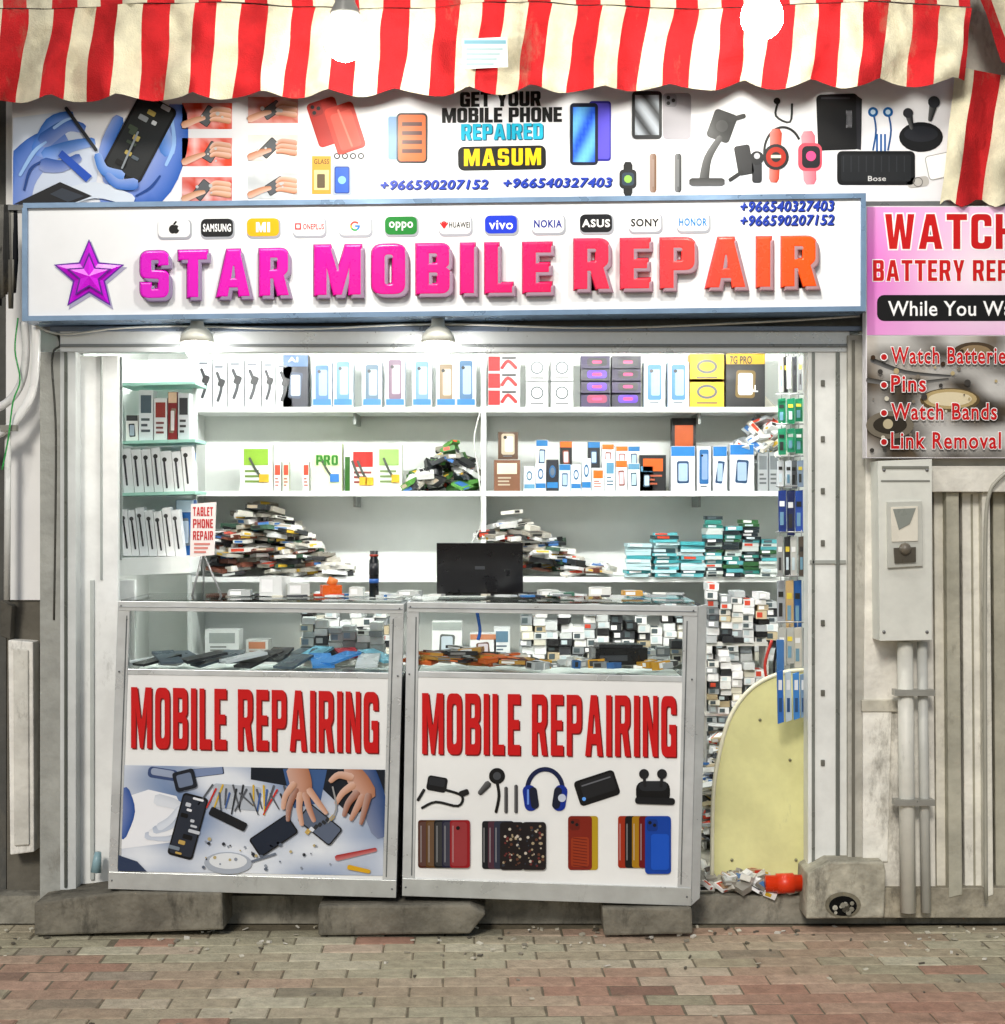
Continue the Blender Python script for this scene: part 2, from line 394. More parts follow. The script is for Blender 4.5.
b.prism([(878,461),(932,459),(932,640),(880,641)],-.16,.12,'paintmetal','#e0e1d8')
b.prism([(887,502),(922,501),(923,566),(888,568)],-.172,.012,'paintmetal','#c5c6bd')
b.prism([(891,507),(918,506),(918,541),(892,542)],-.176,.004,'plastic','#e4dfd0')
b.prism([(893,509),(916,508),(910,524),(899,530)],-.178,.002,'plastic','#8a8f88')
b.ball(W(905,549,-.18),.022,'plastic','#6d665a')
b.prism([(894,548),(916,547),(916,562),(895,563)],-.182,.012,'plastic','#4f4a40')
b.rect(882,466,929,469,-.163,.003,'alu','#8c8d84')
b.rect(881,480,930,482,-.162,.002,'alu','#95968e')
for p in((884,470),(927,470),(884,632),(927,632)): b.ball(W(p[0],p[1],-.161),.006,'alu','#777777')
b.done('electric_meter_box',bevel=.004)
b=B()
b.prism([(808,874),(830,862),(884,862),(886,872),(884,918),(806,919)],-.12,.2,'concrete','#c0bba9')
Pp=Pic(b,-.122,'concrete',.001)
Pp.circ(843,905,18,'#88826f',ry=13);Pp.circ(843,906,14,'#080807',ry=10)
Pp.item(3)
for i in range(14): Pp.circ(843+U(-10,10),908+U(-5,6),U(1,3),random.choice(['#9a9789','#4f4c42','#c5c2b2']),n=7)
b.done('stone_plinth',bevel=.006)
b=B()
b.tube([W(p,q,.0) for p,q in catmull([(36,322),(36,360),(32,392),(20,414),(6,430),(-20,440)],5)],.016,'plastic','#f0f0ee')
b.tube([W(p,q,.0) for p,q in catmull([(24,322),(26,350),(22,380),(10,400),(-10,412)],5)],.015,'plastic','#dcdcda')
b.tube([W(8,430,.02),W(7,600,.02)],.012,'plastic','#d4d5d0')
b.rect(0,425,16,431,-.02,.03,'alu','#8d8d86')
b.done('conduit_pipe')
b=B()
b.tube([W(p,q,-.03) for p,q in catmull([(18,318),(15,350),(20,380),(13,402),(8,440),(2,470)],5)],.003,'plastic','#2f9d4a',6)
b.done('green_cable')
b=B()
b.prism([(8,640),(33,642),(34,852),(10,855)],.03,.08,'plaster','#f4f2ea')
b.prism([(13,648),(28,650),(29,845),(14,846)],.02,.01,'plaster','#dcdad0')
b.prism([(0,600),(12,606),(10,640),(0,636)],.04,.06,'plaster','#5d5a52')
b.done('old_wall_panel',bevel=.004)
b=B()
for i in range(9):
    x=-4+i*2.4;b.tube([W(x,205,-.06),W(x+U(-1,1),260,-.07),W(x+U(-2,2),300+U(-15,20),-.06)],[.008,.012,.009],'fabric',random.choice(['#3a3a38','#77756e','#a9a79e','#24262a']),6)
b.done('hanging_cloth')
for nm,pts,y,dy in(('concrete_block',[(34,903),(120,892),(222,893),(224,930),(34,936)],-.17,.28),
                 ('concrete_block.001',[(318,906),(470,905),(486,914),(470,934),(318,936)],-.19,.3),
                 ('concrete_block.002',[(602,908),(692,908),(693,934),(604,936)],-.18,.3)):
    b=B();b.prism(pts,y,dy,'concrete','#858073');b.done(nm,bevel=.008)
b=B();b.prism([(140,893),(700,905),(700,930),(140,930)],.05,.1,'concrete','#1c1a18');b.done('under_counter_shade')  # near-black slab standing in for the shadow beneath the counters
# ------------------------------------------------------------ awning
aw=empty('striped_awning')
def cloth(b,x0,x1,colw,top,bot,yf,rows,sl,ph=0,seed=0):
    n=int((x1-x0)/colw);vs=[]
    for j in range(rows+1):
        for i in range(n+1):
            x=x0+i*colw;t=j/rows
            py=top(x)+(bot(x)-top(x))*t
            wob=8*noise.noise((x*.012,seed,t*.7))+2.5*noise.noise((x*.05,seed+3,t*2.5))
            vs.append(W(x+sl*t+wob,py,yf(x,t)))
    for k in(0,1):
        fs=[[j*(n+1)+i,j*(n+1)+i+1,(j+1)*(n+1)+i+1,(j+1)*(n+1)+i] for j in range(rows) for i in range(n) if ((i+ph)//4)%2==k]
        b.mesh(vs,fs,'fabric',['#c4262a','#dfd8bc'][k],True)
def fold(x,t):
    return .026*math.sin(x*.085+2*noise.noise((x*.01,t*2,1)))*(.35+.65*t)+.026*noise.noise((x*.03,t*3,5))+.018*noise.noise((x*.11,t*5,8))
b=B()
def sag(x):return 5*math.sin(x*.019+1)+4*noise.noise((x*.02,0,2))
bot=lambda x: 95-.019*x+9*abs(math.sin(x*.0455+.4))-3*noise.noise((x*.03,4,4))
top=lambda x: 6+sag(x)*.7
VY=-.24
cloth(b,-190,968,6.0,top,bot,lambda x,t:VY+fold(x,t),14,-8,0)
cloth(b,-190,968,6.0,lambda x:-120+0*x,lambda x:top(x)-1,lambda x,t:-.05+(VY+.05)*t+fold(x,0)*t,10,6,1,3)
b.done('front_valance',aw,recalc=False)
b=B()
cloth(b,962,1150,6.4,lambda x:-60,lambda x:62+(x-962)*.3,lambda x,t:-.16+fold(x*1.3,t),10,46,2,9)
cloth(b,956,1150,6.4,lambda x:66+(x-956)*.2,lambda x:203+4*math.sin(x*.2),lambda x,t:-.12+fold(x*1.5,t)*1.2,12,-16,5,12)
b.done('side_curtain',aw,recalc=False)
b=B();b.prism([(462,39),(507,37),(508,67),(463,69)],VY-.06,.002,'card','#d9e3e2')
Pp=Pic(b,VY-.061);Pp.rect(464,40,506,44,'#6f9aa8');
for i in range(4):Pp.item();Pp.rect(466,48+i*5,503-i*3,50+i*5,'#8ea3a6')
b.done('paper_notice')
# ------------------------------------------------------------ hanging lamps
def lamp(name,px,py,y,rb,glow,sock,ztop):
    e=empty(name);c=W(px,py,y);b=B();z0=c[2]
    prof=[(0.001,-1.0),(.25,-.97),(.5,-.87),(.72,-.69),(.88,-.45),(.97,-.2),(1,.1),(.9,.5),(.7,.85),(.5,1.15)]
    b.tube([(c[0],y,z0+q*rb) for r_,q in prof],[r_*rb for r_,q in prof],glow,'#ffffff',18);b.done('bulb',e)
    b=B();z=z0+rb*1.0
    b.tube([(c[0],y,z),(c[0],y,z+.02),(c[0],y,z+.05),(c[0],y,z+.09)],[rb*.72,rb*.7,.032,.028],'plastic',sock,16)
    b.tube([(c[0],y,z+.08),(c[0]+.004,y,z+.2),(c[0],y+.02,ztop)],.005,'plastic','#222222',6);b.done('socket',e)
lamp('light_bulb',345,40,-.80,.066,'bulb_glow','#9a9a94',3.5)
lamp('light_bulb.001',762,18,-.80,.066,'bulb_glow','#9a9a94',3.5)
def ulamp(name,px):
    e=empty(name);b=B();y=-.10;c=W(px,347,y)
    b.ball((c[0],y,c[2]),.043,'bulb_glow_small','#ffffff',1.0,14);b.done('bulb',e)
    b=B();z=c[2]
    b.tube([(c[0],y,z+.018),(c[0],y,z+.04),(c[0],y,z+.06),(c[0],y,z+.075),(c[0],y,z+.1)],[.062,.056,.042,.024,.022],'plastic','#e6e6da',20);b.done('socket',e)
ulamp('under_sign_lamp',197);ulamp('under_sign_lamp.001',438)
for i,(x,y,z) in enumerate(((-.80,.42,2.22),(.60,.42,2.22))):
    e=empty('fluorescent_tube_light'+('' if not i else '.%03d'%i));b=B()
    b.tube([(x-.55,y,z),(x+.55,y,z)],.018,'tube_glow','#ffffff',8);b.done('tube',e)
    b=B();b.wbox(x-.58,x+.58,y-.025,y+.025,z+.03,z+.065,'plastic','#e8e8e8');b.wbox(x-.58,x-.555,y-.02,y+.02,z-.02,z+.03,'plastic','#e8e8e8');b.wbox(x+.555,x+.58,y-.02,y+.02,z-.02,z+.03,'plastic','#e8e8e8')
    for q in(-.4,.4):b.tube([(x+q,y,z+.06),(x+q,y,2.45)],.004,'alu','#888888',6)
    b.done('batten',e)
# ------------------------------------------------------------ top banner
b=B();YB=-.06
b.prism([(12,80),(965,66),(954,203),(12,207)],YB,.06,'print','#e6e6ea')
b.prism([(8,205),(956,201),(956,206),(8,210)],YB-.02,.07,'alu','#6d6f70')
P=Pic(b,YB-.001,xf=lambda a,c:(max(13,a),min(204.5-.003*a,c)))
P.item();P.poly([(12,118),(60,112),(100,150),(96,186),(60,204),(13,205)],'#cfd9ea')
P.stroke([(10,206),(18,176),(38,152),(58,140)],[40,38,34,26],'#1f66c8',hi=.25)
P.stroke([(40,150),(52,124),(70,116)],[18,15,11],'#2d76d8',hi=.25)
P.stroke([(45,140),(66,126),(82,128)],[16,13,10],'#1b60c0',hi=.25)
P.stroke([(48,155),(72,146),(92,142)],[16,12,9],'#3b80dc',hi=.25)
P.stroke([(45,165),(62,166),(78,158)],[15,12,9],'#1758b4',hi=.25)
P.stroke([(20,175),(34,152),(46,142)],[3,4,2],'#95bdf0')
P.stroke([(24,190),(30,170),(40,162)],[2,3,2],'#0f3f88')
P.stroke([(54,128),(64,121),(72,118)],[3,3,2],'#a0c4f2')
P.stroke([(66,108),(96,150)],3.5,'#2a2d33',False)
P.stroke([(60,200),(95,190),(130,200)],[18,16,12],'#d8e0ea')
P.poly([(62,150),(92,176),(86,182),(58,156)],'#1a4fb8')
P.poly([(14,204),(60,182),(92,196),(70,205)],'#101216')
P.poly([(50,194),(62,188),(84,196),(68,202)],'#2f3640')
P.item();P.stroke([(176,112),(172,150),(150,190),(110,204)],[22,30,34,26],'#1b62c6',hi=.25)
P.stroke([(168,150),(160,128),(146,120)],[16,14,10],'#3a80da',hi=.25)
P.stroke([(118,120),(106,150),(110,180)],[12,14,14],'#236bcc',hi=.25)
P.stroke([(172,120),(174,145),(166,165)],[3,4,3],'#95bdf0')
P.stroke([(160,176),(150,188),(136,196)],[2,3,2],'#0f3f88')
P.phone(140,138,42,84,28,'#0c0d10','#232628')
for i in range(12):
    P.rr(140+U(-12,12)-(i-6)*2.4,138+(i-6)*5,U(4,12),U(3,6),1,28,random.choice(['#8a8f94','#3f4a3c','#b7a35a','#55606a','#0b0c0d','#c4c8cc']));P.L-=.5
P.L=int(P.L)+1
P.stroke([(138,132),(122,168)],2,'#8a9298',False)
P.stroke([(120,176),(104,170),(98,156)],[12,10,8],'#3a82dc',hi=.25)
P.stroke([(134,184),(118,184),(108,176)],[12,10,8],'#2a72d0',hi=.25)
def minipic(x0,y0,x1,y1,base,sp):
    P.item();P.grid(x0,y0,x1,y1,lambda a,b:mixc(base,'#ffffff',.6*noise.noise((a*.09,b*.09,x0))+.15),8,5)
    P.phone((x0+x1)/2+U(-5,5),(y0+y1)/2,12,20,U(20,70),'#1a1a1c','#55585c')
    for k in range(3):P.stroke([(x1-3,y0+8+k*5),(x1-16,y0+6+k*5),((x0+x1)/2+4,(y0+y1)/2-4+k*4)],[6,5,3.5],sp,hi=.3)
    P.stroke([(x0+2,y1-4),(x0+14,y1-9),(x0+22,(y0+y1)/2+2)],[7,6,4],sp,hi=.3)
    for k in range(3): P.circ(U(x0+6,x1-6),U(y0+5,y1-5),U(1,2.4),'#b9b9b9',n=8)
for (q,a,bb,cc) in((182,103,'#cc3812','#d09068'),(182,138,'#d43c1c','#c08058'),(182,177,'#c43010','#cc8c60'),(248,97,'#c06050','#cc8c68'),(248,135,'#dcd2ca','#c07850'),(248,173,'#b4b8ba','#c88054')):
    minipic(q,a,q+50,a+(26 if a!=138 else 28),bb,cc)
P.item();P.phone(327,122,30,46,-18,'#a82014',None,3);P.phone(345,128,30,48,-18,'#c83220',None,0);P.rr(346,130,22,38,3,-18,'#d84a38');P.stroke([(338,110),(352,146)],2,'#e8705c',False)
P.item();P.rect(312,156,331,194,'#d0962c');P.text('GLASS',314,159,329,164,'#3a2a10');P.rect(314,170,329,190,'#e4c888');P.rr(321,181,8,14,1,0,'#5a4a30')
P.item();P.rr(342,180,20,31,3,0,'#a5aebc');P.phone(342,180,15,27,0,'#0f2f7f','#1d54b6');P.circ(342,180,4,'#7db5ff')
for i in range(4):P.item();P.ring(337+i*8,156,3.3,1.4,'#2a2a2a',n=10)
P.item();P.phone(398,138,22,46,0,'#a7bed2','#5f8cb8');P.phone(412,138,31,50,0,'#101114','#cc5c0c')
for i in range(4):P.rect(402,122+i*9,422,126+i*9,'#4a1808');P.L-=1
P.item();P.text('GET YOUR',460,92,541,107,'#060608',.01,-1,.08,block=True)
P.item();P.text('MOBILE PHONE',442,108,562,123,'#060608',.01,-1,.08,block=True)
P.item();P.text('REPAIRED',461,124,543,140,'#12a8c8',.0,-1,.08,block=True,sh=('#0a4a60',1,1))
P.item();P.rr(502,158,88,24,6,-1,'#0c0c0e');P.text('MASUM',464,149,541,166,'#f6c800',.0,-1,.14,block=True)
def num(P,t,x0,y0,x1,y1):
    P.item();P.text(t,x0,y0,x1,y1,'#1c3cae',.025,-1,1.08,shear=.2,sh=('#0f1c50',1,1))
num(P,'+966590207152',380,180,488,190);num(P,'+966540327403',503,178,612,188)
P.item();P.phone(600,131,22,60,0,'#2a2598','#5a4fd0');P.phone(584,134,28,62,0,'#12182c',None);P.grid(573,107,595,162,lambda a,b:mixc('#0a4ce0','#6ec0ff',.5+.5*math.sin(a*.25+b*.12)),6,10)
P.item();P.phone(677,116,28,46,0,'#a09da4',None,3);P.phone(647,115,30,48,0,'#17181b',None);P.grid(635,95,659,135,lambda a,b:mixc('#101318','#b8c0ca',.5+.5*math.sin(a*.3-b*.2)),6,8)
P.item();P.stroke([(628,165),(628,193)],9,'#1b1b1b');P.rr(628,179,17,19,4,0,'#222222');P.rr(628,179,12,13,3,0,'#2f3f50');P.circ(628,179,4,'#90c050',n=10)
for x,c in((653,'#7a5232'),(678,'#1b1b1d')):P.item();P.stroke([(x,156),(x,190)],7,c,hi=.2);P.stroke([(x,160),(x,186)],2,mixc(c,'#ffffff',.15))
P.item();P.rr(722,126,24,30,4,20,'#101010');P.stroke([(720,138),(708,158),(704,180)],[6,8,10],'#141414',hi=.08);P.stroke([(692,182),(722,182)],8,'#181818',hi=.08);P.stroke([(730,120),(744,116)],5,'#181818');P.circ(722,126,6,'#303030')
P.item();P.rr(744,160,16,30,3,-10,'#1d1d1f');P.stroke([(742,172),(730,180)],4,'#111111')
P.item();P.rr(757,172,10,22,3,0,'#26272b');P.circ(757,158,7,'#17181b');P.circ(757,156,3,'#b7b7bd')
P.item();P.ring(783,152,20,2.5,'#222222',ry=26,a0=150,a1=330);P.stroke([(776,133),(774,179)],[12,10],'#c83a08',hi=.2);P.circ(776,157,13,'#1c1c1e');P.circ(776,157,10,'#a72208');P.circ(776,157,5,'#1a1a1a');P.rect(771,155,781,158,'#f0e0c0')
P.item();P.stroke([(808,136),(810,180)],[14,13],'#d86c7c',hi=.2);P.rr(810,157,24,28,7,0,'#c84a5c');P.rr(811,157,18,22,5,0,'#1d1d22');P.circ(811,156,5,'#e94a84')
P.item();P.stroke([(778,102),(776,116),(790,122),(792,104)],2.2,'#2a2a2a');P.circ(777,101,3.4,'#1d1d1d')
P.item();P.rr(838,122,42,56,5,-2,'#0a0a0c');P.poly([(856,95),(862,99),(861,150),(857,149)],'#222227');P.rect(821,97,850,99,'#2f2f35')
P.text('20000',846,110,852,128,'#77777c',.01)
P.item();P.rr(876,168,78,34,5,0,'#0c0d0f');P.rr(876,168,70,27,3,0,'#1c1e21');P.text('Bose',868,176,886,181,'#c7c7c7')
for i in range(9):P.item(3);P.rect(843+i*7.6,156,844+i*7.6,172,'#2c2f34')
for x in(873,888):P.item();P.stroke([(x,112),(x+3,130),(x,150)],1.8,'#074985');P.circ(x,112,5,'#0b5494');P.circ(x,112,2.5,'#b9cfe0')
for x in(876,880,884):P.item();P.rect(x,134,x+2,152,'#1a5a9f')
P.item();P.circ(921,137,22,'#0a0b0e',ry=15);P.circ(921,134,17,'#1e2026',ry=8);P.stroke([(908,112),(912,128)],[8,4],'#101114',hi=.12);P.stroke([(934,102),(930,120)],[9,4],'#101114',hi=.12);P.circ(908,113,5,'#2a2b30');P.circ(934,102,6,'#26272c')
P.item();P.rr(940,166,27,25,4,-12,'#a4a4a2');P.rr(940,166,25,23,3,-12,'#fafaf8');P.item();P.rr(918,182,22,10,4,-8,'#b6b3af');P.ring(918,182,5,1,'#757270')
b.done('advertising_banner')
# ------------------------------------------------------------ main sign
b=B();YS=-.17
b.prism([(25,206),(864,196),(862,310),(24,320)],YS,.17,'print','#f4f6f8')
for q in([(23,203),(866,193),(866,198),(23,208)],[(22,316),(866,306),(866,311),(22,321)],[(22,208),(27,208),(27,316),(22,316)],[(861,198),(866,198),(866,306),(861,306)]):
    b.prism(q,YS-.012,.18,'alu','#7f9ab8')
P=Pic(b,YS-.001)
def sy(x):return -(x-25)*.0119
logos=[(174,'','#f4f4f4','#111111'),(217,'SAMSUNG','#111114','#ffffff'),(263,'MI','#ffb000','#ffffff'),(309,'ONEPLUS','#f6f6f6','#d4151b'),(355,'G','#f6f6f6','#4a7de0'),(401,'oppo','#0a8028','#ffffff'),(455,'HUAWEI','#f6f6f6','#111111'),(501,'vivo','#1838cc','#ffffff'),(548,'NOKIA','#f6f6f6','#10258f'),(596,'ASUS','#15161a','#ffffff'),(645,'SONY','#f6f6f6','#1a1a1a'),(693,'HONOR','#f6f6f6','#1080c8')]
for x,t,bg,fg in logos:
    cy=230+sy(x)
    P.item();P.rr(x+.8,cy+1.4,34,20,5,-.7,'#a4a8b0');P.rr(x,cy,32,18,5,-.7,bg)
    if t=='MI':P.text(t,x-7,cy-5,x+7,cy+5,fg,.0,0,.12,block=True)
    elif t=='G':
        P.ring(x,cy,5,2,'#e0483a',a0=190,a1=320);P.L-=1;P.ring(x,cy,5,2,'#3aa757',a0=60,a1=150);P.L-=1;P.ring(x,cy,5,2,'#4285f4',a0=-10,a1=60);P.L-=1;P.ring(x,cy,5,2,'#f4b400',a0=150,a1=190);P.rect(x,cy-1,x+5,cy+1,'#4285f4')
    elif t=='':
        P.circ(x-1.5,cy+1,3.6,fg,ry=4.4);P.circ(x+1.8,cy+1,3.4,fg,ry=4.3);P.stroke([(x,cy-4),(x+2,cy-6.5)],1.8,fg);P.circ(x+5.3,cy,1.7,bg)
    elif t in('oppo','vivo'):P.text(t,x-12,cy-4,x+12,cy+5,fg,.02,0,1.1)
    elif t=='HUAWEI':
        P.text(t,x-6,cy-3,x+15,cy+3,fg,.03,0,1.12)
        for k in range(-2,3):P.stroke([(x-11,cy+3),(x-11+k*1.8,cy-4+abs(k))],1.4,'#d4151b');P.L-=.5
        P.L=int(P.L)
    elif t=='ONEPLUS':
        P.text(t,x-6,cy-3,x+15,cy+3,fg,.03,0,1.12);P.rect(x-14,cy-3.5,x-8,cy+3,fg);P.rect(x-12.6,cy-2,x-9.4,cy+1.6,bg)
    else:P.text(t,x-14,cy-4,x+14,cy+4,fg,.03,0,1.12)
num(P,'+966540327403',740,201,834,212);num(P,'+966590207152',740,215,834,226)
def grad(px,py):
    t=(px-54)/(818-54)
    if t<.3:return mixc('#d800d8','#e800a8',t/.3)
    if t<.65:return mixc('#e800a8','#f01858',(t-.3)/.35)
    return mixc('#f01858','#ff5a0a',(t-.65)/.35)
def gradd(px,py): return mixc(grad(px,py),'#3a0050',.7 if px<400 else .5)
for t,x0,y0,x1,y1 in(('STAR',140,251,290,299),('MOBILE',314,245,552,296),('REPAIR',574,239,818,290)):
    P.item();P.text(t,x0,y0,x1,y1,grad,-.02,-3,.22,out=(gradd,.035),ext=.03,bev=.04,mat='letter',sh=(lambda a,b:mixc('#8a80a8','#b08a8a',a/900),3,3.5),block=True)
def star(P,cx,cy,r0,r1,col,dome=None):
    pts=[]
    for k in range(10):
        a=-math.pi/2+k*math.pi/5;r=r0 if k%2==0 else r1;pts.append((cx+r*math.cos(a),cy+r*math.sin(a)))
    if dome:
        y=P._y();vs=[W(p[0],p[1],y) for p in pts]+[W(cx,cy,y-dome)]
        b.mesh(vs,[(k,(k+1)%10,10) for k in range(10)],'letter',col)
    else:P.poly(pts,col)
P.item();star(P,91,279,38,17,'#a9a5c4');star(P,89,276,37,17,'#6410a0');star(P,89,276,34,15,'#c808dc',dome=.010);P.L+=14;star(P,89,276,24,10.5,'#5a1090');star(P,89,276,20,9,'#d81ae6',dome=.008)
b.done('shop_sign')
# ------------------------------------------------------------ watch repair sign
b=B();YW=-.12
b.rect(866,206,1150,458,YW,.06,'print','#e8e4e8')
P=Pic(b,YW-.001)
P.item();P.grid(867,207,1149,335,lambda a,c:mixc(mixc('#e868d0','#fdf0f8',(a-867)/110),'#eca8e0',abs((c-270)/100)),24,10)
P.text('WATCH',885,214,1016,249,'#c80c0c',-.01,0,.1,out=('#ffffff',.03),block=True)
P.item(1);P.text('BATTERY REPAIR',873,260,1044,281,'#c80c0c',-.01,0,.1,out=('#ffffff',.03),block=True)
P.item(1);P.rr(1010,308,266,26,7,0,'#0a0a0c');P.text('While You Wait',888,301,1024,316,'#ffffff',.012,0,1.05)
P.item();P.grid(867,336,1149,457,lambda a,c:mixc(mixc('#c8c6c2','#3a3228',.5+1.5*noise.noise((a*.025,c*.04,7))),'#a88c68',.5*noise.noise((a*.05,c*.02,1))),44,20)
P.stroke([(872,360),(905,372),(950,376)],[5,4,2],'#1a1814',hi=.15);P.stroke([(868,380),(900,384),(948,379)],[5,4,2],'#2b2720',hi=.15)
P.circ(950,400,30,'#5a4a2c',ry=12);P.circ(950,399,27,'#b6a070',ry=10);P.circ(950,399,22,'#dccfae',ry=7);P.circ(975,352,22,'#4a3a28',ry=10);P.circ(975,352,16,'#907a5a',ry=7)
P.circ(890,425,24,'#736b5d',ry=14);P.circ(890,425,17,'#2d261c',ry=9);P.circ(888,424,5,'#bbaf8f')
for k in range(44):P.circ(U(872,1000),U(345,452),U(.8,3.5),random.choice(['#3b3733','#b6a47a','#7a7164','#d0cab8','#3a2612']),n=9);P.L-=.85
P.L=int(P.L)+1
l0=P.L
for t,x1,y in(('Watch Batteries',1013,356),('Pins',926,384),('Watch Bands',997,412),('Link Removal',1001,441)):
    P.item(l0);P.text(t,891,y-9,x1,y+8,'#c81010',.02,0,1.12,out=('#ffffff',.05));P.item(l0);P.circ(884,y+1,4,'#ffffff',n=12);P.circ(884,y+1,3,'#c01616',n=12)
b.done('watch_repair_sign')
# ------------------------------------------------------------ counters
def counter(name,TL,TR,BR,BL,side,poster):
    yf=-.15
    def M(u,v):
        return (TL[0]*(1-u)*(1-v)+TR[0]*u*(1-v)+BR[0]*u*v+BL[0]*(1-u)*v,TL[1]*(1-u)*(1-v)+TR[1]*u*(1-v)+BR[1]*u*v+BL[1]*(1-u)*v)
    e=empty(name);b=B()
    def q(u0,v0,u1,v1,y,dy,mat,col): b.prism([M(u0,v0),M(u1,v0),M(u1,v1),M(u0,v1)],y,dy,mat,col)
    A='#d8dcdd'
    q(0,0,1,.034,yf-.006,.03,'alu',A)
    q(0,.034,.042,.94,yf-.003,.03,'alu',A);q(.952,.034,1,.94,yf-.003,.03,'alu',A)
    q(0,.94,1,1,yf-.006,.03,'alu','#c8ccca')
    q(.042,.235,.952,.255,yf,.02,'alu',A)
    q(.004,.018,.996,.021,yf-.009,.004,'alu','#70767a')
    q(.03,.05,.034,.93,yf-.006,.004,'alu','#757b7e');q(.962,.05,.966,.93,yf-.006,.004,'alu','#757b7e')
    for u in(.012,.985):
        for v in(.016,.245,.97):
            b.ball(W(*M(u,v),yf-.007),.0035,'alu','#6b6f70',n=8)
    q(.0,.0,1,.03,yf+.47,.03,'alu',A);q(0,.03,.04,1,yf+.47,.03,'alu',A);q(.96,.03,1,1,yf+.47,.03,'alu',A)
    q(.04,.27,.96,.97,yf+.47,.01,'paintmetal','#b7b7b0')
    for (u0,u1) in((0,.03),(.97,1)):
        q(u0,0,u1,.034,yf+.025,.445,'alu',A);q(u0,.25,u1,1,yf+.025,.445,'alu','#b0b4b3')
    q(.03,.955,.97,.98,yf+.025,.445,'alu','#999999')
    q(.042,.255,.952,.94,yf+.002,.004,'print','#f2f3f1')
    q(.035,.25,.965,.262,yf+.03,.43,'interior','#e8efeb')
    if side:
        b.prismw([W(*M(1,0),yf),W(707,604,yf),W(700,898,yf),W(*M(1,1),yf)],.006,'alu','#c2c7c8')
    b.done('frame',e,bevel=.0015)
    b=B()
    def g(u0,v0,u1,v1,y): b.mesh([W(*M(u,v),y) for u,v in((u0,v0),(u1,v0),(u1,v1),(u0,v1))],[(0,1,2,3)],'glass','#ffffff')
    g(.04,.03,.955,.24,yf+.01)
    zt=W(*M(.5,.0),yf)[2]+.001
    a=W(*M(0.01,0),yf);c=W(*M(.99,0),yf)
    b.wbox(a[0],c[0],yf,yf+.49,zt,zt+.008,'glass','#ffffff')
    b.done('glass',e)
    b=B();P=Pic(b,yf-.0005);poster(P);b.done('poster',e)
    return e,M
def mrep(P,x0,y0,x1,y1,sl):
    P.item();P.text('MOBILE REPAIRING',x0,y0,x1,y1,'#cc0f12',-.012,sl,.11,sh=('#7c0c0c',1.3,1.3),block=True)
